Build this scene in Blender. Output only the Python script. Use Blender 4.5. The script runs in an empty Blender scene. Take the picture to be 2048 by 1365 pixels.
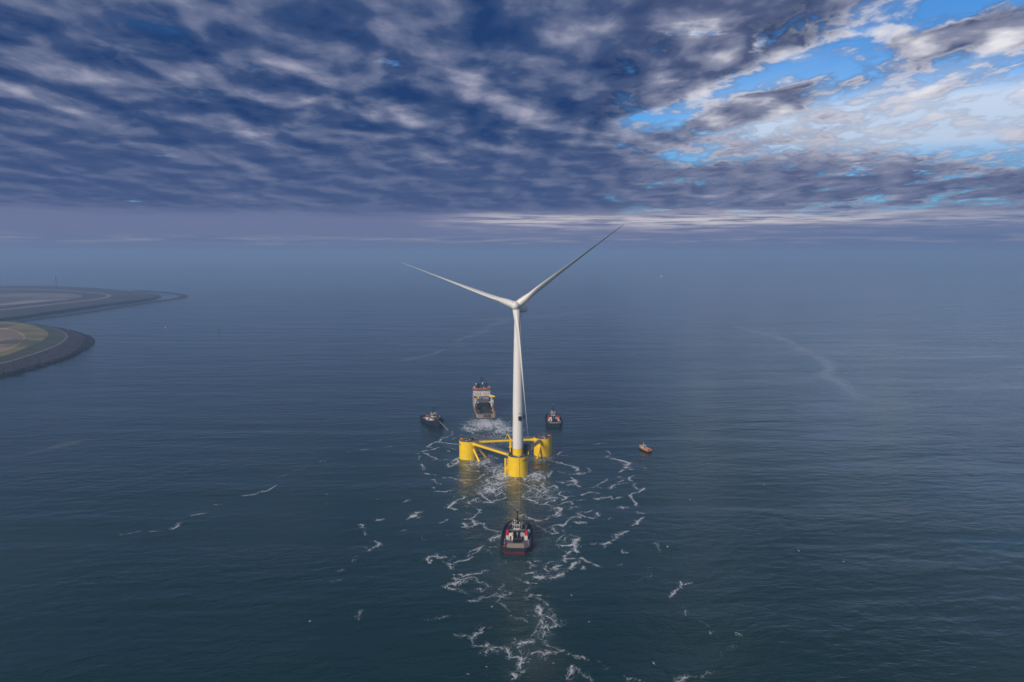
import bpy, bmesh, math, random
import numpy as np
from mathutils import Vector, Matrix
R = math.radians
C = bpy.context.scene.collection
SC = bpy.context.scene

# ------------------------------------------------------------------ camera
CAM_H = 138.5
PITCH = math.atan((682.5 - 505.0) / 1500.0)
cam_data = bpy.data.cameras.new("camera")
cam = bpy.data.objects.new("camera", cam_data)
C.objects.link(cam)
cam.location = (0, 0, CAM_H)
cam.rotation_euler = (math.pi / 2 - PITCH, 0, 0)
cam_data.sensor_width = 36.0
cam_data.lens = 1500.0 * 36.0 / 2048.0
cam_data.clip_start = 1.0
cam_data.clip_end = 120000.0
SC.camera = cam

# ------------------------------------------------------------------ sun, sky, exposure
SUN_EL, SUN_AZ = R(26.0), R(-142.0)          # azimuth from +Y towards +X: the sun is behind the camera, to the left
sun_data = bpy.data.lights.new("sun", "SUN")
sun_data.energy = 3.6
sun_data.angle = R(18.0)
sun_data.color = (1.0, 0.90, 0.78)
sun = bpy.data.objects.new("sun", sun_data)
C.objects.link(sun)
to_sun = Vector((math.sin(SUN_AZ) * math.cos(SUN_EL), math.cos(SUN_AZ) * math.cos(SUN_EL), math.sin(SUN_EL)))
sun.rotation_euler = to_sun.to_track_quat('Z', 'Y').to_euler()
sun.location = (-400, -400, 600)

SC.view_settings.view_transform = 'Standard'
SC.view_settings.look = 'None'
SC.view_settings.exposure = 0.0
SC.view_settings.gamma = 1.0
SC.cycles.max_bounces = 6
SC.cycles.diffuse_bounces = 2
SC.cycles.glossy_bounces = 3
SC.cycles.transparent_max_bounces = 6
SC.cycles.volume_bounces = 2
SC.cycles.use_denoising = True
SC.cycles.sample_clamp_indirect = 4.0


# ---- node expression helper
class NT:
    def __init__(self, nt):
        self.nt = nt
        self.nodes, self.links = nt.nodes, nt.links

    def put(self, sock, v):
        if isinstance(v, S):
            self.links.new(v.s, sock)
        elif v is not None:
            sock.default_value = v

    def math(self, op, a, b=None, c=None, clamp=False):
        n = self.nodes.new("ShaderNodeMath")
        n.operation = op
        n.use_clamp = clamp
        self.put(n.inputs[0], a)
        if b is not None: self.put(n.inputs[1], b)
        if c is not None: self.put(n.inputs[2], c)
        return S(self, n.outputs[0])

    def vec(self, x, y, z):
        n = self.nodes.new("ShaderNodeCombineXYZ")
        for i, v in enumerate((x, y, z)): self.put(n.inputs[i], v)
        return S(self, n.outputs[0])

    def sep(self, v):
        n = self.nodes.new("ShaderNodeSeparateXYZ")
        self.put(n.inputs[0], v)
        return [S(self, o) for o in n.outputs]

    def noise(self, v, scale, detail=4.0, rough=0.5, dist=0.0, lac=2.0):
        n = self.nodes.new("ShaderNodeTexNoise")
        self.put(n.inputs["Vector"], v)
        self.put(n.inputs["Scale"], scale)
        n.inputs["Detail"].default_value = detail
        n.inputs["Roughness"].default_value = rough
        n.inputs["Lacunarity"].default_value = lac
        n.inputs["Distortion"].default_value = dist
        return S(self, n.outputs["Fac"])

    def step(self, x, a, b, lo=0.0, hi=1.0):
        n = self.nodes.new("ShaderNodeMapRange")
        n.interpolation_type = 'SMOOTHSTEP'
        self.put(n.inputs["Value"], x)
        for k, v in (("From Min", a), ("From Max", b), ("To Min", lo), ("To Max", hi)):
            self.put(n.inputs[k], v)
        return S(self, n.outputs["Result"])

    def mix(self, f, a, b, mode='MIX'):
        n = self.nodes.new("ShaderNodeMix")
        n.data_type = 'RGBA'
        n.blend_type = mode
        n.clamp_factor = True
        self.put(n.inputs[0], f)
        for k, v in ((6, a), (7, b)):
            if isinstance(v, tuple): v = v if len(v) == 4 else (*v, 1.0)
            self.put(n.inputs[k], v)
        return S(self, n.outputs[2])

    def ramp(self, x, stops, interp='EASE'):
        n = self.nodes.new("ShaderNodeValToRGB")
        n.color_ramp.interpolation = interp
        el = n.color_ramp.elements
        while len(el) < len(stops): el.new(0.5)
        for e, (p, c) in zip(el, stops):
            e.position = p
            e.color = (c, c, c, 1) if not isinstance(c, tuple) else (*c, 1)
        self.put(n.inputs[0], x)
        return S(self, n.outputs[0])

    def attr(self, name):
        n = self.nodes.new("ShaderNodeAttribute")
        n.attribute_name = name
        return S(self, n.outputs["Fac"])


class S:
    def __init__(self, nt, s): self.nt, self.s = nt, s
    def __add__(self, o): return self.nt.math('ADD', self, o)
    def __radd__(self, o): return self.nt.math('ADD', o, self)
    def __sub__(self, o): return self.nt.math('SUBTRACT', self, o)
    def __rsub__(self, o): return self.nt.math('SUBTRACT', o, self)
    def __mul__(self, o): return self.nt.math('MULTIPLY', self, o)
    def __rmul__(self, o): return self.nt.math('MULTIPLY', o, self)
    def __truediv__(self, o): return self.nt.math('DIVIDE', self, o)
    def clamp(self): return self.nt.math('ADD', self, 0.0, clamp=True)
    def max(self, o): return self.nt.math('MAXIMUM', self, o)
    def min(self, o): return self.nt.math('MINIMUM', self, o)
    def abs(self): return self.nt.math('ABSOLUTE', self)
    def gauss(self, m, w):
        t = (self - m) * (1.0 / w)
        return self.nt.math('POWER', 2.718, t * t * -1.0)


world = bpy.data.worlds.new("World")
SC.world = world
world.use_nodes = True
wn = world.node_tree
wn.nodes.clear()
T = NT(wn)


def build_sky():
    tc = wn.nodes.new("ShaderNodeTexCoord")
    d = S(T, tc.outputs["Generated"])
    x, y, z = T.sep(d)
    zc = z.max(0.0)
    zz = zc + 0.03
    ax = T.math('ARCTAN2', x, y)                 # azimuth from the view's north
    px, py = x / zz, y / zz
    zq = zc + 0.095
    qx, qy = x / zq, y / zq
    P = T.vec(qx, qy * 0.66, 0.0)
    nA = T.noise(P, 0.85, 4, 0.5, 0.4)
    nW = T.noise(T.vec(px, py, 4.0), 0.9, 4, 0.55, 0.3)
    nB = T.noise(P, 3.3, 4, 0.47, 0.25)
    P2 = T.vec(qx - 0.07, qy * 0.66 + 0.075, 0.0)
    nB2 = T.noise(P2, 3.3, 4, 0.47, 0.25)
    nC = T.noise(P, 9.5, 6, 0.60, 0.4)
    nH = T.noise(T.vec(qx, qy, 9.0), 2.2, 5, 0.6, 0.3)
    s = px + py * 0.294 + (nW - 0.5) * 0.75 + (nB - 0.5) * 0.35   # runs across the cloud streets
    # how closed the cloud deck is, across the streets (0..8 mapped to 0..1) and with distance
    cov = T.ramp(s * 0.125, [(0.0, 0.80), (0.255, 0.88), (0.300, 0.50), (0.318, 0.55), (0.338, 0.76), (0.362, 0.74), (0.395, 0.52),
                             (0.44, 0.47), (0.50, 0.40), (0.75, 0.38), (1.0, 0.3)])
    far = T.step(py + (nW - 0.5) * 2.5, 5.0, 7.6)
    cov = T.mix(far, cov, T.mix(T.step(ax, 0.0, 0.25), (0.86, 0.86, 0.86), (0.73, 0.73, 0.73)))
    cov = T.sep(cov)[0].max((1.0 - T.step(ax + (nW - 0.5) * 0.12, 0.10, 0.27)) * 0.84)
    right = T.step(ax, 0.02, 0.30)
    dens = cov + (nA - 0.5) * 0.85 + (nB - 0.5) * (right * 0.65 + 0.70) + (nC - 0.5) * (right * 0.70 + 0.20) - T.step(nH, 0.60, 0.76) * 0.46
    mask = T.step(dens, 0.32, 0.68)
    relief = (nB - nB2) * 1.35 + (nC - 0.5) * 0.55
    near = T.step(zc, 0.045, 0.20)               # the deck smooths out towards the horizon
    lightk = (((nB - 0.5) * 1.65 + relief + (0.80 - dens) * 0.40) * (near * 0.62 + 0.42) + (nA - 0.5) * 0.75 + 0.39 + near * 0.04).clamp()
    body = T.ramp(lightk, [(0.0, (0.014, 0.048, 0.160)), (0.34, (0.046, 0.084, 0.200)), (0.66, (0.150, 0.180, 0.300)), (1.0, (0.36, 0.37, 0.48))], 'LINEAR')
    bodyr = T.ramp(lightk, [(0.0, (0.028, 0.050, 0.130)), (0.36, (0.080, 0.108, 0.215)), (0.62, (0.25, 0.27, 0.38)), (0.95, (0.80, 0.79, 0.84))], 'LINEAR')
    body = T.mix(right, body, bodyr)
    body = T.mix(T.step(zc, 0.40, 0.60) * 0.80, body, (0.012, 0.022, 0.050))   # unseen sky overhead, darkened to dim the sea's reflections
    # thin cloud rims let the light through
    rim = T.step(dens, 0.38, 0.58) * (1.0 - T.step(dens, 0.56, 0.80)) * T.step(nC + (nB - 0.5) * 0.5, 0.38, 0.62)
    body = T.mix(rim * 0.75 * (right * 0.9 + 0.10), body, (0.74, 0.74, 0.82))
    sky = wn.nodes.new("ShaderNodeTexSky")
    sky.sky_type = 'NISHITA'
    sky.sun_disc = False
    sky.sun_elevation = SUN_EL
    sky.sun_rotation = SUN_AZ
    sky.altitude = 100
    sky.air_density = 1.0
    sky.dust_density = 0.4
    sky.ozone_density = 2.0
    blue = T.mix(1.0, S(T, sky.outputs[0]), (0.034, 0.074, 0.115), 'MULTIPLY')
    # high white veil low in the right of the sky
    vn = T.noise(T.vec(px * 0.5, py * 0.5, 3.0), 1.1, 5, 0.55, 0.8)
    veil = zc.gauss(0.146 , 0.030) * T.step(ax, 0.15, 0.42) * 1.5 + T.step(vn, 0.42, 0.85) * T.step(ax, 0.0, 0.3) * 0.42
    blue = T.mix(veil.clamp() * 0.85, blue, (0.66, 0.75, 0.88))
    col = T.mix(mask, blue, body)
    # below the far edge of the deck: streaked pale band, then thick air
    sn = T.noise(T.vec(ax * 5.0, z * 90.0, 0.0), 1.3, 5, 0.55, 0.4)
    sn2 = T.noise(T.vec(ax * 14.0, z * 260.0, 5.0), 1.0, 5, 0.6, 0.3)
    zj = z + (sn - 0.5) * 0.020 + (sn2 - 0.5) * 0.010
    low = T.ramp((zj * 0.6 + z * 0.4 + 0.004) * 12.0, [(0.0, (0.150, 0.205, 0.340)), (0.12, (0.150, 0.200, 0.340)), (0.20, (0.162, 0.200, 0.335)),
                                     (0.42, (0.180, 0.208, 0.348)), (0.75, (0.18, 0.205, 0.35)), (1.0, (0.10, 0.13, 0.26))])
    low = T.mix(T.step(ax, 0.15, 0.6) * 0.5, low, (0.11, 0.20, 0.38))
    bumps = zj.gauss(0.0165, 0.0040) * T.step(sn2, 0.45, 0.60)
    low = T.mix(bumps * 0.7, low, (0.38, 0.36, 0.45))
    low = T.mix(zj.gauss(0.0185, 0.003) * T.step(sn, 0.5, 0.66) * 0.8, low, (0.11, 0.15, 0.28))
    strip = zj.gauss(0.043, 0.011) * T.step(ax, -0.16, 0.06) * (1.0 - T.step(ax, 0.30, 0.60) * 0.6) * T.step(sn2, 0.32, 0.62)
    low = T.mix(strip, low, (0.90, 0.82, 0.80))
    col = T.mix(T.step(zj, 0.064, 0.040), col, low)
    # the distant deck itself fades into the air
    col = T.mix(T.step(zc, 0.20, 0.05) * 0.35, col, (0.085, 0.125, 0.275))
    bg = wn.nodes.new("ShaderNodeBackground")
    wn.links.new(col.s, bg.inputs["Color"])
    bg.inputs["Strength"].default_value = 1.0
    out = wn.nodes.new("ShaderNodeOutputWorld")
    wn.links.new(bg.outputs[0], out.inputs["Surface"])


build_sky()


# ------------------------------------------------------------------ helpers
def ground(px, py, z=0.0):
    """The point at height z that the photograph shows at pixel (px, py) of 2048 x 1365."""
    a, b = (px - 1024.0) / 1500.0, -(py - 682.5) / 1500.0
    wx, wy, wz = a, math.cos(PITCH) + b * math.sin(PITCH), b * math.cos(PITCH) - math.sin(PITCH)
    t = (z - CAM_H) / wz
    return Vector((wx * t, wy * t, z))


def tag(o, label=None, cat=None, group=None, kind=None):
    if label: o["label"] = label
    if cat: o["category"] = cat
    if group: o["group"] = group
    if kind: o["kind"] = kind
    return o


def empty(name, loc=(0, 0, 0), rz=0.0):
    o = bpy.data.objects.new(name, None)
    C.objects.link(o)
    o.location = loc
    o.rotation_euler = (0, 0, rz)
    return o


def copy_tree(o, parent=None):
    c = o.copy()
    C.objects.link(c)
    if parent: c.parent = parent
    for ch in list(o.children): copy_tree(ch, c)
    return c


class MB:
    """Collects shapes and links them as one mesh object."""
    def __init__(self): self.v, self.f, self.m, self.mi = [], [], [], 0

    def add(self, vs, fs):
        b = len(self.v)
        self.v += [tuple(p) for p in vs]
        self.f += [tuple(b + i for i in q) for q in fs]
        self.m += [self.mi] * len(fs)
        return self

    def box(self, c, s, rz=0.0, taper=1.0, tilt=0.0):
        hx, hy, hz = s[0] / 2, s[1] / 2, s[2] / 2
        vs = []
        M = Matrix.Rotation(rz, 4, 'Z') @ Matrix.Rotation(tilt, 4, 'X')
        for z, k in ((-hz, 1.0), (hz, taper)):
            for x, y in ((-hx, -hy), (hx, -hy), (hx, hy), (-hx, hy)):
                vs.append(Vector(c) + M @ Vector((x * k, y * k, z)))
        return self.add(vs, [(3, 2, 1, 0), (4, 5, 6, 7), (0, 1, 5, 4), (1, 2, 6, 5), (2, 3, 7, 6), (3, 0, 4, 7)])

    def cyl(self, a, b, r0, r1=None, n=16, caps=True):
        r1 = r0 if r1 is None else r1
        a, b = Vector(a), Vector(b)
        q = (b - a).normalized().to_track_quat('Z', 'Y')
        vs = []
        for p, r in ((a, r0), (b, r1)):
            for i in range(n):
                t = 2 * math.pi * i / n
                vs.append(p + q @ Vector((r * math.cos(t), r * math.sin(t), 0)))
        fs = [(i, (i + 1) % n, n + (i + 1) % n, n + i) for i in range(n)]
        if caps: fs += [tuple(range(n - 1, -1, -1)), tuple(range(n, 2 * n))]
        return self.add(vs, fs)

    def tube(self, pts, r, n=8):
        for a, b in zip(pts, pts[1:]): self.cyl(a, b, r, n=n)
        return self

    def loft(self, rings, closed=True, caps=True):
        n = len(rings[0])
        vs = [p for g in rings for p in g]
        fs = []
        m = n if closed else n - 1
        for k in range(len(rings) - 1):
            for i in range(m):
                j = (i + 1) % n
                fs.append((k * n + i, k * n + j, (k + 1) * n + j, (k + 1) * n + i))
        if caps and closed:
            fs += [tuple(range(n - 1, -1, -1)), tuple((len(rings) - 1) * n + i for i in range(n))]
        return self.add(vs, fs)

    def lathe(self, prof, n=32, c=(0, 0, 0)):
        rings = [[(c[0] + r * math.cos(2 * math.pi * i / n), c[1] + r * math.sin(2 * math.pi * i / n), c[2] + z) for i in range(n)] for r, z in prof]
        return self.loft(rings)

    def prism(self, poly, z0, z1):
        n = len(poly)
        return self.add([(x, y, z0) for x, y in poly] + [(x, y, z1) for x, y in poly],
                        [tuple(range(n - 1, -1, -1)), tuple(range(n, 2 * n))] + [(i, (i + 1) % n, n + (i + 1) % n, n + i) for i in range(n)])

    def ball(self, c, r, n=12, k=8, sc=(1, 1, 1)):
        prof = [[(c[0] + sc[0] * r * math.sin(math.pi * j / k) * math.cos(2 * math.pi * i / n), c[1] + sc[1] * r * math.sin(math.pi * j / k) * math.sin(2 * math.pi * i / n),
                  c[2] - sc[2] * r * math.cos(math.pi * j / k)) for i in range(n)] for j in range(1, k)]
        return self.loft(prof)

    def build_each(self, name, mat, parent=None, smooth=False):
        """Links every separate piece of the collected shapes as an object of its own."""
        root = list(range(len(self.v)))
        def find(i):
            while root[i] != i: i = root[i]
            return i
        for q in self.f:
            a = find(q[0])
            for j in q[1:]: root[find(j)] = a
        groups = {}
        for q in self.f: groups.setdefault(find(q[0]), []).append(q)
        out = []
        for fs in groups.values():
            ids = sorted({i for q in fs for i in q})
            at = {i: k for k, i in enumerate(ids)}
            mb = MB().add([self.v[i] for i in ids], [tuple(at[i] for i in q) for q in fs])
            out.append(mb.build(name, mat, parent, smooth))
        return out

    def build(self, name, mat, parent=None, smooth=False, bevel=0.0):
        me = bpy.data.meshes.new(name)
        me.from_pydata(self.v, [], self.f)
        mats = mat if isinstance(mat, (list, tuple)) else [mat]
        for m in mats: me.materials.append(m)
        if len(mats) > 1: me.polygons.foreach_set("material_index", self.m)
        bm = bmesh.new()
        bm.from_mesh(me)
        bmesh.ops.recalc_face_normals(bm, faces=bm.faces)
        bm.to_mesh(me)
        bm.free()
        if smooth:
            me.polygons.foreach_set("use_smooth", [True] * len(me.polygons))
            me.set_sharp_from_angle(angle=R(38))
        me.update()
        o = bpy.data.objects.new(name, me)
        C.objects.link(o)
        if parent: o.parent = parent
        if bevel:
            md = o.modifiers.new("bevel", 'BEVEL')
            md.width = bevel
            md.segments = 1
            md.limit_method = 'ANGLE'
        return o


def paint(name, col, rough=0.45, var=0.12, grime=0.0, scale=0.6, metal=0.0, grime_col=(0.10, 0.06, 0.03)):
    """Weathered paint: uneven tone, optional dirty runs down the faces."""
    m = bpy.data.materials.new(name)
    m.use_nodes = True
    nt = m.node_tree
    t = NT(nt)
    b = nt.nodes["Principled BSDF"]
    tc = nt.nodes.new("ShaderNodeTexCoord")
    p = S(t, tc.outputs["Object"])
    x, y, z = t.sep(p)
    n = t.noise(p, scale, 5, 0.6)
    c = t.mix(t.step(n, 0.3, 0.7), tuple(k * (1 - var) for k in col), tuple(min(1, k * (1 + var)) for k in col))
    if grime:
        g = t.noise(t.vec(x * 1.0, y * 1.0, z * 0.12), 1.1, 6, 0.65)
        g2 = t.noise(p, 0.35, 3, 0.5)
        c = t.mix(t.step(g, 0.54, 0.74) * t.step(g2, 0.4, 0.65) * grime, c, grime_col)
    t.put(b.inputs["Base Color"], c)
    t.put(b.inputs["Roughness"], (n - 0.5) * 0.2 + rough)
    b.inputs["Metallic"].default_value = metal
    return m


M = {
    'yellow': paint("yellow_paint", (0.92, 0.60, 0.002), 0.42, 0.06, 0.35, 0.25, grime_col=(0.42, 0.24, 0.02)),
    'white': paint("turbine_white", (0.76, 0.745, 0.72), 0.38, 0.03, 0.10, 0.08, grime_col=(0.5, 0.47, 0.42)),
    'offwhite': paint("superstructure_white", (0.60, 0.57, 0.53), 0.45, 0.08, 0.45, 0.5, grime_col=(0.33, 0.22, 0.14)),
    'navy': paint("navy_hull", (0.006, 0.010, 0.030), 0.65, 0.25, 0.25, 0.5, grime_col=(0.05, 0.05, 0.06)),
    'black': paint("black_paint", (0.012, 0.012, 0.014), 0.5, 0.3, 0.0),
    'rubber': paint("fender_rubber", (0.014, 0.014, 0.02), 0.75, 0.3, 0.3, 0.8, grime_col=(0.05, 0.05, 0.055)),
    'red': paint("funnel_red", (0.55, 0.012, 0.018), 0.4, 0.1, 0.15, 0.8, grime_col=(0.15, 0.01, 0.01)),
    'antifoul': paint("antifouling_red", (0.12, 0.005, 0.006), 0.6, 0.3, 0.4, 0.5, grime_col=(0.08, 0.012, 0.01)),
    'deck': paint("deck_grey", (0.13, 0.115, 0.14), 0.7, 0.3, 0.4, 0.5, grime_col=(0.07, 0.06, 0.06)),
    'darkdeck': paint("deck_dark", (0.028, 0.03, 0.04), 0.7, 0.3, 0.3, 0.5),
    'greendeck': paint("deck_green", (0.016, 0.05, 0.045), 0.6, 0.45, 0.4, 0.25, grime_col=(0.05, 0.05, 0.05)),
    'grey': paint("machinery_grey", (0.26, 0.25, 0.25), 0.5, 0.2, 0.4, 0.5, grime_col=(0.12, 0.09, 0.07)),
    'darkgrey': paint("machinery_dark", (0.05, 0.048, 0.055), 0.5, 0.3, 0.3, 0.7),
    'hullgrey': paint("hull_grey", (0.27, 0.24, 0.22), 0.5, 0.12, 0.5, 0.3, grime_col=(0.16, 0.09, 0.06)),
    'brown': paint("bulwark_brown", (0.16, 0.058, 0.042), 0.6, 0.3, 0.5, 0.4, grime_col=(0.10, 0.05, 0.04)),
    'orange': paint("orange_paint", (0.75, 0.20, 0.03), 0.45, 0.12, 0.2, 0.8),
    'redorange': paint("red_orange_band", (0.58, 0.075, 0.03), 0.45, 0.1, 0.1, 0.8),
    'tan': paint("boat_tan", (0.62, 0.26, 0.09), 0.55, 0.2, 0.3, 1.2, grime_col=(0.3, 0.12, 0.05)),
    'glass': paint("window_glass", (0.012, 0.014, 0.018), 0.08, 0.1, 0.0),
    'rope': paint("rope", (0.55, 0.53, 0.48), 0.8, 0.1, 0.0, 2.0),
    'ropeyellow': paint("rope_yellow", (0.48, 0.36, 0.10), 0.8, 0.1, 0.0, 2.0),
    'wire': paint("steel_wire", (0.03, 0.03, 0.035), 0.6, 0.1, 0.0, 2.0),
    'steel': paint("dull_steel", (0.22, 0.22, 0.24), 0.5, 0.2, 0.3, 0.8),
    'rust': paint("rusty_steel", (0.20, 0.08, 0.05), 0.75, 0.4, 0.4, 0.8),
    'letter': paint("black_lettering", (0.03, 0.022, 0.006), 0.6, 0.1, 0.0),
    'greymark': paint("grey_lettering", (0.16, 0.155, 0.155), 0.6, 0.1, 0.0),
    'green': paint("buoy_green", (0.03, 0.10, 0.07), 0.5, 0.2, 0.2),
    'gull': paint("gull_plumage", (0.78, 0.78, 0.76), 0.8, 0.05, 0.0, 5.0),
    'gullgrey': paint("gull_wing_grey", (0.34, 0.35, 0.37), 0.8, 0.08, 0.0, 5.0),
}


def planks_material():
    m = bpy.data.materials.new("deck_planks")
    m.use_nodes = True
    nt = m.node_tree
    t = NT(nt)
    b = nt.nodes["Principled BSDF"]
    tc = nt.nodes.new("ShaderNodeTexCoord")
    x, y, z = t.sep(S(t, tc.outputs["Object"]))
    k = t.math('FRACT', y * 0.9)
    gap = t.step((k - 0.5).abs(), 0.36, 0.48)
    n = t.noise(t.vec(x * 0.35, y * 3.2, 0.0), 1.0, 4, 0.6)
    c = t.mix(t.step(n, 0.3, 0.7), (0.36, 0.285, 0.21), (0.60, 0.51, 0.40))
    c = t.mix(gap * 0.85, c, (0.10, 0.075, 0.06))
    t.put(b.inputs["Base Color"], c)
    b.inputs["Roughness"].default_value = 0.8
    return m


M['planks'] = planks_material()


def lettering(name, text, size, mat, parent, bend_r=None, az=0.0, z=0.0, centre=(0, 0)):
    """Flat letters wrapped round an upright cylinder of radius bend_r, centred on azimuth az (0 faces -Y)."""
    cu = bpy.data.curves.new(name, 'FONT')
    cu.body = text
    cu.size = size
    cu.align_x = 'CENTER'
    cu.extrude = 0.02
    tmp = bpy.data.objects.new(name, cu)
    C.objects.link(tmp)
    bpy.context.view_layer.update()
    me = bpy.data.meshes.new_from_object(tmp.evaluated_get(bpy.context.evaluated_depsgraph_get()))
    bpy.data.objects.remove(tmp)
    bpy.data.curves.remove(cu)
    for v in me.vertices:
        a = az + v.co.x / bend_r
        r = bend_r + 0.03 + v.co.z
        v.co = (centre[0] + r * math.sin(a), centre[1] - r * math.cos(a), z + v.co.y)
    me.materials.clear()
    me.materials.append(mat)
    me.name = name
    o = bpy.data.objects.new(name, me)
    C.objects.link(o)
    o.parent = parent
    return o


# ------------------------------------------------------------------ haze
def build_haze():
    mb = MB()
    mb.box((0, 22000, 80.0), (100000, 80000, 164.0))
    m = bpy.data.materials.new("haze")
    m.use_nodes = True
    nt = m.node_tree
    nt.nodes.clear()
    v = nt.nodes.new("ShaderNodeVolumePrincipled")
    v.inputs["Color"].default_value = (0.38, 0.58, 0.93, 1)
    v.inputs["Density"].default_value = 0.00023
    v.inputs["Anisotropy"].default_value = 0.0
    out = nt.nodes.new("ShaderNodeOutputMaterial")
    nt.links.new(v.outputs[0], out.inputs["Volume"])
    o = mb.build("haze", m)
    tag(o, "thin blue sea haze fading the far water and land", "haze", kind="stuff")


build_haze()


# ------------------------------------------------------------------ sea
def grid_noise(X, Y, seed):
    """Smooth value noise at unit cell size."""
    rg = np.random.default_rng(seed)
    tab = rg.random((256, 256)).astype(np.float32)
    xi, yi = np.floor(X).astype(int), np.floor(Y).astype(int)
    fx, fy = (X - xi).astype(np.float32), (Y - yi).astype(np.float32)
    fx, fy = fx * fx * (3 - 2 * fx), fy * fy * (3 - 2 * fy)
    a, b = tab[xi & 255, yi & 255], tab[(xi + 1) & 255, yi & 255]
    c, e = tab[xi & 255, (yi + 1) & 255], tab[(xi + 1) & 255, (yi + 1) & 255]
    return (a + (b - a) * fx) * (1 - fy) + (c + (e - c) * fx) * fy


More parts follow.
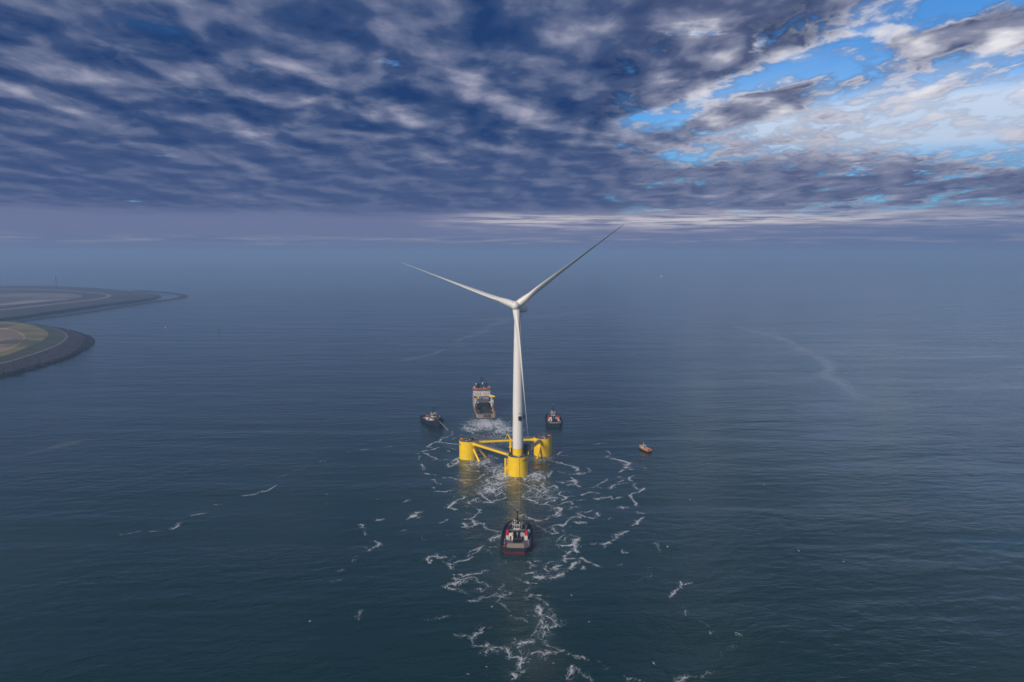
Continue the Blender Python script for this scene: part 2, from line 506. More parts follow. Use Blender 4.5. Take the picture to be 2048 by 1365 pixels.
# foam lines, traced where the photograph shows them and laid on the water: (crop origin x, y, crop scale), then (width m, strength, points)
FOAM = [
    ((820, 840, 7.877), [
        (.8, .9, "780,65 850,85 880,140 920,190 1000,215"), (.7, .9, "665,185 650,225 560,270 480,300 455,335 400,345"),
        (.9, 1, "400,345 470,355 560,365 680,380 780,390"), (1, .9, "400,345 330,390 270,435 330,440"), (.9, 1, "260,475 215,500"),
        (.8, 1, "215,500 300,485 380,465 440,440"), (.9, 1, "250,520 290,555 360,585 420,605 455,630 400,630"), (.6, .8, "470,640 580,635"),
        (.8, .9, "155,535 115,545"), (.8, .9, "130,575 150,620"), (1, 1, "165,690 190,740 165,770 195,780"), (.8, 1, "225,840 310,845 390,855"),
        (1.3, 1, "580,700 620,735 700,710 760,650 700,610 780,600"), (1, 1, "580,690 680,630 730,600"), (.9, .9, "640,460 740,475"), (.8, .7, "560,490 600,500"),
        (.7, .8, "660,300 720,265 800,245 870,250"), (.7, .8, "350,960 400,950 440,985 490,1010"), (.6, .7, "370,1050 380,1080"),
        (.7, .9, "415,1125 520,1128 600,1118 670,1115"), (.8, .9, "520,920 620,910 690,915 780,930 880,940 1000,945 1060,920 1110,880 1160,850"),
        (.8, .9, "850,955 880,990 950,1010"), (.8, 1, "930,790 1020,800 1100,820"), (.8, .9, "830,690 900,730 960,780 1100,760 1200,700"),
        (.9, 1, "1640,930 1700,980 1780,1015 1900,1050 1980,1110"), (1, 1, "1200,950 1290,1010 1400,1030 1560,975 1600,960"),
        (1, 1, "1260,1080 1320,1140 1420,1090 1520,1050 1640,1020"), (.9, 1, "1380,1190 1440,1150 1490,1200"),
        (1.1, 1, "1060,640 1150,600 1240,620 1230,680 1120,720"), (.9, 1, "1130,700 1250,760 1380,780 1330,840"), (1, 1, "1400,830 1350,900 1250,900 1200,950"),
        (1.2, 1, "1420,800 1500,850 1530,890 1440,920"), (.9, .9, "1040,560 1130,540 1200,560 1320,600"), (.8, .8, "1180,520 1300,560 1420,600"),
        (1.2, 1, "1780,900 1850,960 1950,930 2040,960"), (.8, .9, "1850,780 1940,770 1980,840"), (.9, .8, "1000,1000 1080,1060 1060,1130 1180,1200"),
        (.8, .8, "1100,960 1190,1010 1290,1080 1230,1160")]),
    ((1040, 860, 7.877), [
        (.8, .9, "500,320 560,345 620,350 590,400 650,355"), (.7, .7, "590,400 660,405 730,410"), (1, 1, "545,480 590,520 640,530 620,495"),
        (.8, 1, "640,530 720,550 790,560 840,590 890,640 880,660"), (.6, .8, "580,640 640,670 740,700 880,690 1020,685 1070,665 1120,650 1090,620"),
        (.8, .7, "1190,220 1250,215 1350,220"), (.9, .9, "1360,330 1390,360 1440,385"), (1.1, 1, "1380,420 1430,455 1500,460 1580,480 1650,510 1690,520"),
        (1.7, 1, "1690,520 1650,550 1690,590 1650,605 1740,595"), (1, .9, "1530,675 1570,655 1620,640"), (.8, .8, "1740,630 1810,630"),
        (.9, .9, "1800,710 1760,760 1720,815"), (.7, .7, "1900,580 1980,600"), (.9, .9, "1520,840 1560,820 1610,805"), (.9, .8, "1540,740 1590,760 1680,775"),
        (.8, .9, "1800,850 1835,890 1820,930"), (1, 1, "1970,915 1920,945 1860,980 1780,1005 1720,1030 1730,1070 1780,1120 1810,1160 1850,1180"),
        (2, .9, "1800,1130 1840,1165"), (1, .9, "1380,910 1410,930 1480,885 1520,865"), (.7, .8, "1570,870 1640,855"), (.8, .9, "1090,910 1160,905 1260,920"),
        (.7, .7, "1160,900 1230,855 1320,800 1360,760"), (1, .9, "1000,1030 1080,1025 1150,990 1220,1000"), (.9, 1, "1190,1080 1270,1065 1330,1045 1410,1040 1440,1075"),
        (.9, .9, "1540,1065 1600,1050"), (1, 1, "790,755 840,780 865,820 850,845 780,855 830,880 910,905"), (1, .9, "690,830 760,800 840,795"), (.7, .7, "600,830 680,830"),
        (1, 1, "615,960 600,1000 650,1020 690,1050 665,1090"), (.6, .7, "690,1050 860,1048"), (.8, .8, "650,970 740,965 800,990"), (1, .9, "470,630 490,680 460,740"),
        (1.4, 1, "360,870 400,820 420,780 370,730 300,720"), (1.2, 1, "350,880 400,920 440,960 380,1000"), (1, 1, "420,1030 480,1050 550,1065"), (1, .9, "380,1100 450,1060"),
        (1, .9, "480,900 540,870 580,890 560,910"), (1, 1, "0,840 100,870 180,900 240,945 330,985 400,1010"), (.8, .8, "60,1070 40,1040 80,1010"),
        (.7, .8, "60,1075 200,1075 330,1080"), (1.1, 1, "120,1100 220,1130 300,1165 370,1180 440,1140 540,1110"), (1.1, 1, "370,1180 460,1200 560,1225 640,1255"),
        (.8, .9, "640,1180 700,1135 780,1145 830,1175"), (.7, .8, "760,1140 830,1100 870,1080"), (.8, .9, "870,1110 950,1115 1020,1110"), (.7, .8, "800,1260 850,1230 940,1210"),
        (1.2, 1, "110,640 170,620 230,650 260,690 200,740"), (1, .9, "330,520 400,560 470,550"), (.9, .9, "400,520 440,480 470,470")]),
    ((1040, 1000, 7.877), [
        (1.3, 1, "500,130 580,140 650,160 600,190 570,240 640,260"), (.8, 1, "10,270 80,245 130,285 210,315 320,330 400,300 440,265 560,245"),
        (1, .9, "220,405 330,440 420,490 500,520 560,500 490,465"), (.8, .9, "500,435 600,400 700,330 790,300"), (.7, .8, "820,290 940,280 970,255"),
        (.9, .9, "890,345 940,370 1030,375"), (.9, .9, "930,210 980,230 1050,255 1100,300"), (1, .8, "950,175 1040,180 1110,170"), (1.1, .9, "1200,200 1190,250 1175,275"),
        (.8, .7, "1300,290 1360,300 1440,265"), (1, .9, "1570,125 1620,145 1680,130"), (.9, 1, "1880,200 1940,210"), (1.1, 1, "1900,270 1860,320 1880,350 1860,380 1890,390"),
        (1, 1, "1850,395 1780,425"), (1, 1, "1680,490 1620,500 1560,545 1500,550"), (1.3, .9, "1480,580 1490,600"), (1, 1, "1460,640 1400,690 1420,710 1350,725 1290,710"),
        (.8, .8, "1110,680 1190,695"), (.8, .8, "1570,790 1620,830 1660,850 1690,820"), (.6, .8, "750,550 830,565 900,575"), (.8, .8, "700,560 640,590 600,640 570,650"),
        (1.3, 1, "910,610 860,640 830,680 740,705 680,715 610,725"), (1.1, 1, "850,690 865,750 890,790 930,800 910,825"), (1, .9, "710,790 740,820 790,790"),
        (1.1, .9, "690,855 640,870 660,920 640,950 690,990"), (1, 1, "730,910 850,910 940,930 1050,960 1100,990 1180,1010 1250,1050"), (2.2, 1, "870,1005 800,1040 740,1090 690,1115"),
        (1, 1, "990,1095 1040,1100 1035,1060"), (1, 1, "120,960 160,990 220,1005"), (.9, .8, "240,940 320,935"), (.7, .7, "90,1020 110,1060"),
        (1.7, 1, "290,1190 380,1220 460,1210 560,1200 640,1165"), (1.1, .8, "520,1060 555,1100"), (.9, .8, "420,1030 440,1040"), (.5, .5, "1510,1035 1700,1000 1830,970"),
        (.9, .7, "640,480 700,540"), (.8, .7, "720,640 740,600"), (.8, .7, "470,1000 540,960")]),
    ((820, 980, 7.877), [
        (.9, 1, "1090,170 1180,180 1290,180 1390,155 1480,115 1490,70"), (.9, .9, "910,200 970,170 1050,140 1100,135"),
        (1.1, 1, "820,110 780,160 700,180 640,215 590,240 565,280 620,280 690,320"), (.6, .7, "860,245 960,255 1020,270"), (1.1, 1, "1080,290 1130,300 1110,350 1080,390 1010,430 960,450"),
        (1, 1, "860,480 930,460 1000,490 1000,540 1060,525 1140,530 1200,590 1280,640 1390,655"), (1, .9, "1000,550 930,570 820,545"), (.8, .9, "800,590 890,590"),
        (.6, .7, "820,350 920,375"), (.8, .8, "450,520 580,500"), (1, .9, "30,420 80,370 160,340"), (.7, .8, "100,420 160,410"), (1, .9, "1500,680 1420,700 1340,760 1290,800"),
        (1, .7, "1180,860 1050,920 920,950 905,975"), (1, .9, "1180,930 1260,910 1390,900"), (.8, .7, "1280,960 1295,990 1260,1035"), (1, .7, "1110,900 1060,950 1040,1000"),
        (.9, 1, "560,1130 700,1135 810,1120 900,1090 1000,1070"), (.9, .9, "910,1030 970,1030"), (1, 1, "300,1160 260,1110 300,1070 390,1045 480,1015 520,1040 460,1065"),
        (1, .9, "300,1160 345,1110"), (.7, .8, "620,1165 690,1225"), (.5, .6, "560,1120 660,1040"), (.5, .5, "160,690 160,780 220,790"), (.5, .5, "600,700 620,750"),
        (1, .9, "1060,60 1130,90 1220,130 1290,170"), (1, .9, "1100,40 1200,60 1290,20"), (.8, .8, "1400,80 1440,40")]),
    ((800, 1120, 4.096), [
        (.8, 1, "740,85 690,105 560,130 480,160 440,150 450,130 500,130"), (.6, .9, "550,155 640,160 690,200 710,220"), (.9, 1, "540,160 420,190 360,210 400,235 450,240"),
        (.5, .7, "480,245 560,285 590,300"), (.9, .9, "600,325 650,325 690,290 770,290 820,300"), (1, .8, "660,230 680,240"), (.7, .8, "835,195 825,225 800,240 845,265"),
        (.6, .8, "880,270 835,330 860,370 890,410"), (.5, .7, "880,455 920,490 1000,515"), (.6, .9, "980,145 1050,185 1100,190"), (1.5, 1, "1140,125 1210,140 1270,130 1320,120"),
        (.8, .8, "1040,215 1060,260"), (1, 1, "1070,300 1110,290 1160,280"), (.6, .9, "1160,310 1190,335 1220,365 1215,385"), (.5, .7, "1060,410 1045,470"),
        (1.3, 1, "1130,385 1120,430 1160,460 1240,475 1290,520 1300,545 1240,575 1180,560"), (1.6, .7, "1120,500 1150,540 1100,590 1060,610"), (1.5, 1, "980,690 1020,655 1080,660"),
        (.8, .9, "1180,600 1200,650 1195,690 1260,715 1290,745 1320,740"), (.6, .9, "620,685 680,685"), (1.4, 1, "715,680 730,720 770,760 720,735 840,735"),
        (1, .9, "890,720 910,760 900,790"), (1, 1, "900,780 980,780 1005,810 990,860 1000,910 970,945 930,990 890,960"), (1.1, 1, "1090,775 1140,775 1190,800 1230,770 1270,750"),
        (.6, .9, "1370,765 1460,775 1500,795"), (1.6, .9, "1410,850 1400,890 1430,930 1400,980"), (.7, .8, "1450,870 1540,960"), (.8, .8, "1880,970 1960,975"),
        (.8, .9, "500,615 560,635 600,605 680,570"), (.6, .8, "560,640 580,680"), (.4, .5, "680,580 760,570"), (.5, .5, "200,470 310,480 410,460"), (.5, .5, "450,480 600,460"),
        (.5, .4, "560,590 740,500 800,490"), (.6, .6, "1600,810 1690,880"), (.9, .9, "1180,60 1240,80 1290,40"), (.8, .8, "1020,110 1090,100")]),
    ((660, 980, 4.877), [
        (.8, .8, "710,130 770,105"), (.8, .8, "770,280 820,230 850,215"), (.7, .7, "840,265 880,255"), (.8, .8, "445,295 500,285"), (.9, .9, "290,345 325,350 325,378 345,378"),
        (.7, .9, "340,410 350,430"), (.8, .9, "440,500 450,550 415,595"), (.6, .5, "190,575 300,555 400,585"), (.8, .8, "235,665 235,705"), (.9, .7, "110,790 150,790"),
        (.8, .8, "25,890 95,880"), (.7, .6, "680,400 800,390"), (.6, .8, "280,1180 235,1230 265,1255"), (.5, .6, "1000,1250 1160,1230")]),
    ((1240, 1040, 4.2), [
        (.7, .9, "500,525 520,550 490,580 440,610 430,640"), (.6, .8, "545,550 610,520"), (.5, .6, "515,740 530,790"), (.4, .5, "650,840 720,880 735,910"), (.6, .7, "755,960 785,980"),
        (.6, .8, "1000,945 1020,948"), (.5, .7, "940,1050 920,1080 920,1105"), (.5, .7, "850,1130 860,1150"), (.9, .9, "470,1360 540,1320 630,1305"), (.8, .8, "660,1320 700,1300 760,1245"),
        (.7, .8, "70,1330 160,1335"), (.4, .5, "255,400 260,470 180,525 100,545"), (.4, .5, "0,370 130,350"), (.6, .5, "290,200 310,215 350,260")]),
    ((200, 850, 3.303), [
        (.7, .7, "135,725 240,712"), (.7, .7, "320,712 385,715"), (.9, .8, "455,695 530,650"), (1.2, .9, "630,595 680,588"), (.8, .8, "740,532 790,525"), (.8, .8, "955,465 1050,450 1170,395"),
        (.8, .45, "1180,350 1270,315 1400,260"), (.8, .9, "1460,245 1490,243"), (.8, .8, "1620,182 1650,178"), (.8, .7, "1730,165 1750,163"), (.8, .7, "1880,145 1920,140"),
        (.9, .35, "790,525 955,465"), (.9, .3, "1490,243 1620,182")]),
]
# churned water: centre px, half-size px, strength
CHURN = [(975, 849, 40, 12, 1.45), (950, 857, 30, 8, 1.05), (1010, 862, 32, 12, 1.05), (985, 872, 55, 9, .62), (1035, 866, 22, 10, .6), (1000, 888, 60, 10, .42),
         (905, 925, 18, 9, .5), (960, 925, 34, 10, .85), (1000, 940, 32, 15, .80), (1003, 952, 24, 10, 1.05), (1068, 948, 28, 13, .98), (1090, 920, 28, 12, .70), (985, 975, 44, 22, .68),
         (1080, 985, 48, 26, .62), (935, 950, 40, 14, .3), (1110, 1010, 40, 30, .34), (1130, 1090, 40, 40, .3), (900, 890, 50, 18, .25), (1180, 1000, 60, 50, .2), (1085, 1250, 30, 44, .5), (1060, 985, 190, 70, .27), (1070, 1090, 150, 80, .24), (930, 985, 70, 50, .27), (1060, 1310, 50, 40, .3), (1000, 1130, 90, 60, .22),
         (1090, 1150, 40, 20, .36), (930, 1020, 60, 30, .2), (1066, 968, 10, 12, .5)]
# water stirred up from the bottom: centre px, half-size px, strength
SILT = [(1036, 985, 30, 40, .9), (1036, 1040, 70, 70, .4), (940, 945, 30, 25, .6), (1085, 930, 28, 16, .7), (1020, 1150, 60, 60, .35), (1085, 1320, 45, 40, .9), (1040, 1230, 90, 90, .3), (1000, 960, 130, 70, .3)]
# slick lines far out: (width m, strength, points in px)
SLICK = [(7, .8, "1480,655 1530,668 1570,682 1610,705 1640,725 1655,745 1690,780 1715,800"), (10, .7, "960,640 1010,638 1100,632 1180,622 1250,618"),
         (8, -.8, "1740,612 1820,608 1900,602 2047,585"), (7, -.6, "1930,636 2047,618"), (6, .5, "0,920 60,905 170,880"), (7, .5, "560,560 640,575 760,575"),
         (6, .5, "800,690 900,690 1010,640"), (5, .5, "930,690 860,705 800,720")]


def axis(lo, hi, step, far_lo, far_hi):
    mid = list(np.arange(lo, hi + step / 2, step))
    a, b, k = [], [], step
    def grow(k, gone): return min(k * 1.05, 9.0) if gone < 1100 else k * 1.16
    x = lo
    while x > far_lo:
        k = grow(k, lo - x)
        x -= k
        a.append(x)
    x, k = hi, step
    while x < far_hi:
        k = grow(k, x - hi)
        x += k
        b.append(x)
    return np.array(a[::-1] + mid + b)


def build_sea():
    xs = axis(-195.0, 150.0, 0.42, -45000, 45000)
    ys = axis(205.0, 655.0, 0.62, -8000, 58000)
    nx, ny = len(xs), len(ys)
    X, Y = np.meshgrid(xs, ys)
    co = np.zeros((ny * nx, 3), np.float32)
    co[:, 0], co[:, 1] = X.ravel(), Y.ravel()
    idx = np.arange(nx * ny).reshape(ny, nx)
    quads = np.stack([idx[:-1, :-1], idx[:-1, 1:], idx[1:, 1:], idx[1:, :-1]], -1).reshape(-1, 4)
    me = bpy.data.meshes.new("sea")
    me.vertices.add(len(co))
    me.vertices.foreach_set("co", co.ravel())
    me.loops.add(quads.size)
    me.loops.foreach_set("vertex_index", quads.ravel().astype(np.int32))
    me.polygons.add(len(quads))
    me.polygons.foreach_set("loop_start", np.arange(0, quads.size, 4, dtype=np.int32))
    me.polygons.foreach_set("loop_total", np.full(len(quads), 4, np.int32))
    me.update(calc_edges=True)

    # the water pushes the foam lines about, so measure distances from wobbled positions
    Wx = X + (grid_noise(X / 5.5, Y / 7.5, 1) - .5) * 3.6 + (grid_noise(X / 2.0, Y / 2.8, 2) - .5) * 1.0
    Wy = Y + (grid_noise(X / 5.5, Y / 7.5, 3) - .5) * 4.8 + (grid_noise(X / 2.0, Y / 2.8, 4) - .5) * 1.4
    brk = grid_noise(X / 3.0, Y / 4.2, 5) * .65 + grid_noise(X / 1.1, Y / 1.6, 6) * .35

    foam = np.zeros_like(X, dtype=np.float32)
    slick = np.zeros_like(foam)
    halo = np.zeros_like(foam)

    def stroke(target, pts, w, k, ax, ay, ragged):
        if ragged: w = w * (0.55 + 0.45 * min(1.0, max(0.0, (pts[0][1] - 230.0) / 180.0)))
        for a, b in zip(pts, pts[1:]):
            lo = np.minimum(a, b) - w * 3 - 4
            hi = np.maximum(a, b) + w * 3 + 4
            i0, i1 = np.searchsorted(xs, [lo[0], hi[0]])
            j0, j1 = np.searchsorted(ys, [lo[1], hi[1]])
            if i1 <= i0 or j1 <= j0: continue
            sl = np.s_[j0:j1, i0:i1]
            dx, dy = ax[sl] - a[0], ay[sl] - a[1]
            e = b - a
            t = np.clip((dx * e[0] + dy * e[1]) / max(1e-6, e @ e), 0, 1)
            d = np.hypot(dx - t * e[0], dy - t * e[1])
            ww = w * (0.45 + 1.2 * brk[sl]) if ragged else w
            val = k * np.exp(-(d / ww) ** 2)
            if ragged: val = np.maximum(val * np.clip(1.9 * brk[sl] - .1, 0, 1), k * .8 * np.exp(-(d / (0.30 + w * .18)) ** 2) * np.clip(1.7 * brk[sl] - .1, 0, 1))
            if k >= 0: target[sl] = np.maximum(target[sl], val)
            else: target[sl] = np.minimum(target[sl], val)

    for (ox, oy, sc), lines in FOAM:
        for w, k, pts in lines:
            P = [np.array(ground(ox + float(q.split(',')[0]) / sc, oy + float(q.split(',')[1]) / sc)[:2]) for q in pts.split()]
            stroke(foam, P, w * 0.62, k, Wx, Wy, True)
            stroke(halo, P, w + 1.4, k, Wx, Wy, False)
    for w, k, pts in SLICK:
        P = [np.array(ground(*map(float, q.split(',')))[:2]) for q in pts.split()]
        stroke(slick, P, w * 1.1, k, X + (grid_noise(X / 40, Y / 60, 8) - .5) * 22, Y + (grid_noise(X / 40, Y / 60, 9) - .5) * 40, False)

    def zones(lst):
        z = np.zeros_like(foam)
        for cx, cy, rx, ry, k in lst:
            c = ground(cx, cy)
            ex = abs(ground(cx + rx, cy).x - c.x)
            ey = abs(ground(cx, cy - ry).y - ground(cx, cy + ry).y) / 2
            z = np.maximum(z, k * np.exp(-(((Wx - c.x) / ex) ** 2 + ((Wy - c.y) / ey) ** 2)))
        return z

    for nm, arr in (("foam", foam), ("churn", zones(CHURN)), ("silt", zones(SILT)), ("slick", slick), ("halo", halo)):
        at = me.attributes.new(nm, 'FLOAT', 'POINT')
        at.data.foreach_set("value", arr.ravel().astype(np.float32))

    m = bpy.data.materials.new("sea_water")
    m.use_nodes = True
    nt = m.node_tree
    t = NT(nt)
    water = nt.nodes["Principled BSDF"]
    tc = nt.nodes.new("ShaderNodeTexCoord")
    p = S(t, tc.outputs["Object"])
    x, y, z = t.sep(p)
    foam_a, churn, silt, slick_a = t.attr("foam"), t.attr("churn"), t.attr("silt"), t.attr("slick")
    ca, sa = math.cos(0.16), math.sin(0.16)
    u, v = x * ca + y * sa, y * ca - x * sa
    patch = t.noise(t.vec(x * 0.5, y, 0.0), 0.006, 4, 0.55, 0.6)
    patch2 = t.noise(t.vec(x * 0.22, y, 7.0), 0.022, 3, 0.5, 0.4)
    # wind ripple, chop and swell, in metres
    h1 = t.noise(t.vec(u * 0.6, v, 0.0), 0.85, 3, 0.6, 0.3)
    h2 = t.noise(t.vec(u * 0.5, v, 3.0), 0.22, 3, 0.55, 0.4)
    h3 = t.noise(t.vec(u * 0.45, v, 9.0), 0.055, 2, 0.5, 0.3)
    amp = (t.step(patch, 0.3, 0.7) * 0.65 + t.step(patch2, 0.32, 0.68) * 0.70 + 0.25)
    calm = 1.0 + silt.clamp() * 0.55
    calm = (calm - slick_a * 0.8).max(0.1)
    height = (h1 * 0.12 + h2 * 0.46 + h3 * 0.85) * amp * calm + churn * t.noise(p, 0.5, 4, 0.6, 0.8) * 0.8
    bump = nt.nodes.new("ShaderNodeBump")
    bump.inputs["Strength"].default_value = 1.0
    bump.inputs["Distance"].default_value = 1.0
    t.put(bump.inputs["Height"], height)
    deep = t.mix(t.step(patch, 0.35, 0.65), (0.0005, 0.0350, 0.0300), (0.0008, 0.0330, 0.0330))
    body = t.mix(silt.clamp() * 0.75, deep, (0.040, 0.050, 0.030))
    body = t.mix(churn.clamp() * 0.6, body, (0.06, 0.135, 0.145))
    t.put(water.inputs["Base Color"], body)
    t.put(water.inputs["Roughness"], churn.clamp() * 0.25 + 0.10)
    water.inputs["IOR"].default_value = 1.42
    nt.links.new(bump.outputs[0], water.inputs["Normal"])
    # foam
    fn = t.noise(p, 1.5, 5, 0.65, 0.9)
    fn2 = t.noise(p, 0.8, 4, 0.7, 1.2)
    big = t.noise(t.vec(x, y * 0.7, 4.0), 0.075, 3, 0.5, 0.8)
    r1 = t.noise(t.vec(x, y * 0.62, 0.0), 0.11, 3, 0.5, 2.2)
    r2 = t.noise(t.vec(x, y * 0.62, 11.0), 0.27, 3, 0.55, 1.8)
    ridge = 1.0 - (r1 - 0.5).abs() * 20.0
    ridge2 = 1.0 - (r2 - 0.5).abs() * 13.0
    lace = ridge.max(ridge2 * 0.88).max(0.0)
    # a traced line: soft, uneven, with holes where it is thick
    core = t.step(foam_a, 0.50, 0.95)
    lines_f = t.step(foam_a * (fn2 * 1.5 + 0.1) * (big * 1.3 + 0.35), 0.14, 0.85)
    lines_f = lines_f * (1.0 - core * (1.0 - t.step(fn2 + ridge2 * 0.16, 0.36, 0.60)) * 0.75)
    # lace of bubbles round the lines and in the churned water
    zone = churn.max(t.attr("halo") * 0.52)
    thr = 1.0 - zone * 0.95
    zone_f = t.step(lace + (fn2 - 0.5) * 0.7 + (fn - 0.5) * 0.25, thr, thr + 0.50) * t.step(zone, 0.05, 0.30) * t.step(big + zone * 0.45, 0.42, 0.72)
    fine = t.step(t.noise(t.vec(x * 0.35, y, 2.0), 0.9, 3, 0.6, 0.5), 0.735, 0.80) * t.step(patch2, 0.5, 0.7) * 0.35
    cover = (lines_f.max(zone_f).max(fine) * 0.94 + slick_a.max(0.0) * 0.22 * t.step(patch2 + fn2 * 0.6, 0.55, 1.0)).clamp()
    white = nt.nodes.new("ShaderNodeBsdfPrincipled")
    t.put(white.inputs["Base Color"], t.mix(t.step(fn, 0.3, 0.75), (0.62, 0.66, 0.74), (0.90, 0.91, 0.94)))
    white.inputs["Roughness"].default_value = 0.9
    mx = nt.nodes.new("ShaderNodeMixShader")
    t.put(mx.inputs[0], cover)
    nt.links.new(water.outputs[0], mx.inputs[1])
    nt.links.new(white.outputs[0], mx.inputs[2])
    nt.links.new(mx.outputs[0], nt.nodes["Material Output"].inputs["Surface"])
    me.materials.append(m)
    o = bpy.data.objects.new("sea", me)
    C.objects.link(o)
    tag(o, "dark teal rippled sea streaked with white foam", "sea", kind="structure")


build_sea()


# ------------------------------------------------------------------ land
def land_material(name, stops, scale, stripe=None):
    """Ground colour from two tones by noise; stripe adds a paler worn tone in long patches."""
    m = bpy.data.materials.new(name)
    m.use_nodes = True
    nt = m.node_tree
    t = NT(nt)
    b = nt.nodes["Principled BSDF"]
    tc = nt.nodes.new("ShaderNodeTexCoord")
    p = S(t, tc.outputs["Object"])
    n = t.noise(p, scale, 6, 0.62, 0.5)
    n2 = t.noise(p, scale * 9, 4, 0.6)
    c = t.mix(t.step(n + (n2 - 0.5) * 0.4, 0.32, 0.68), stops[0], stops[1])
    if stripe: c = t.mix(t.step(t.noise(p, scale * 0.6, 3, 0.5, 1.0), 0.5, 0.62), c, stripe)
    t.put(b.inputs["Base Color"], c)
    b.inputs["Roughness"].default_value = 0.95
    return m


L = {
    'rock': land_material("armour_rock", ((0.008, 0.010, 0.018), (0.045, 0.044, 0.054)), 0.12),
    'wet': land_material("wet_rock", ((0.004, 0.007, 0.010), (0.014, 0.017, 0.020)), 0.15),
    'path': land_material("sandy_path", ((0.15, 0.125, 0.135), (0.23, 0.195, 0.20)), 0.05),
    'grass': land_material("dyke_grass", ((0.030, 0.058, 0.030), (0.055, 0.080, 0.036)), 0.012),
    'yellowgrass': land_material("yellow_grass", ((0.13, 0.125, 0.040), (0.29, 0.25, 0.085)), 0.014, (0.08, 0.10, 0.03)),  # yellower tone for the inner grass strip
    'sand': land_material("bare_sand", ((0.20, 0.135, 0.085), (0.36, 0.26, 0.20)), 0.014, (0.09, 0.085, 0.06)),
    'fartop': land_material("hazed_far_ground", ((0.09, 0.085, 0.10), (0.22, 0.19, 0.20)), 0.004, (0.32, 0.28, 0.28)),  # pale violet-blue of the haze mixed into the ground colour
    'farslope': land_material("hazed_far_dyke", ((0.022, 0.028, 0.042), (0.050, 0.055, 0.070)), 0.006),  # slope colour also carries a painted bluish haze tint
    'mudflat': land_material("pale_road", ((0.20, 0.18, 0.18), (0.28, 0.25, 0.25)), 0.01),
}


def resample(P, n):
    P = [Vector(q) for q in P]
    d = [0.0]
    for a, b in zip(P, P[1:]): d.append(d[-1] + (b - a).length)
    out = []
    for i in range(n):
        s = d[-1] * i / (n - 1)
        k = max(j for j in range(len(d)) if d[j] <= s + 1e-9)
        k = min(k, len(P) - 2)
        f = (s - d[k]) / max(1e-9, d[k + 1] - d[k])
        out.append(P[k].lerp(P[k + 1], f))
    return out


def smooth_line(P, it=2):
    for _ in range(it):
        Q = [P[0]]
        for a, b in zip(P, P[1:]): Q += [a.lerp(b, .25), a.lerp(b, .75)]
        P = Q + [P[-1]]
    return P


def contour(txt, ox, oy, sc, z, n, left):
    """Open contour traced in the photograph, carried on beyond the frame to x = left at both ends."""
    P = [ground(ox + float(q.split(',')[0]) / sc, oy + float(q.split(',')[1]) / sc, z) for q in txt.split()]
    P = smooth_line(P)
    a, b = P[0], P[-1]
    da, db = (P[0] - P[3]).normalized(), (P[-1] - P[-4]).normalized()
    ka, kb = (left - a.x) / min(da.x, -0.5), (left - b.x) / min(db.x, -0.5)
    pa, pb = a + da * ka, b + db * kb
    pa.x = pb.x = left
    return resample([pa] + P + [pb], n), z


def terrain(name, label, conts, mats, n, rough=()):
    """Lofts successive contours (outside to inside), one material per band, and closes the middle."""
    mb = MB()
    rnd = random.Random(5)
    rings = []
    for k, (P, z) in enumerate(conts):
        j = rough[k] if k < len(rough) else 0.0
        rings.append([p + Vector((rnd.uniform(-j, j), rnd.uniform(-j, j), 0)) for p in P])
    for k in range(len(rings) - 1):
        mb.mi = k
        mb.loft([rings[k], rings[k + 1]], closed=False, caps=False)
    mb.mi = len(rings) - 1
    inner = rings[-1]
    half = n // 2
    for i in range(half - 1):                     # the middle: strips between the front and back halves
        a, b, c, e = inner[i], inner[i + 1], inner[n - 2 - i], inner[n - 1 - i]
        mb.add([a, b, c, e], [(0, 1, 2, 3)])
    o = mb.build(name, mats)
    bm = bmesh.new()
    bm.from_mesh(o.data)
    up = sum(f.normal.z * f.calc_area() for f in bm.faces)
    if up < 0: bmesh.ops.reverse_faces(bm, faces=bm.faces)
    bm.to_mesh(o.data)
    bm.free()
    tag(o, label, "land", kind="structure")
    return rings


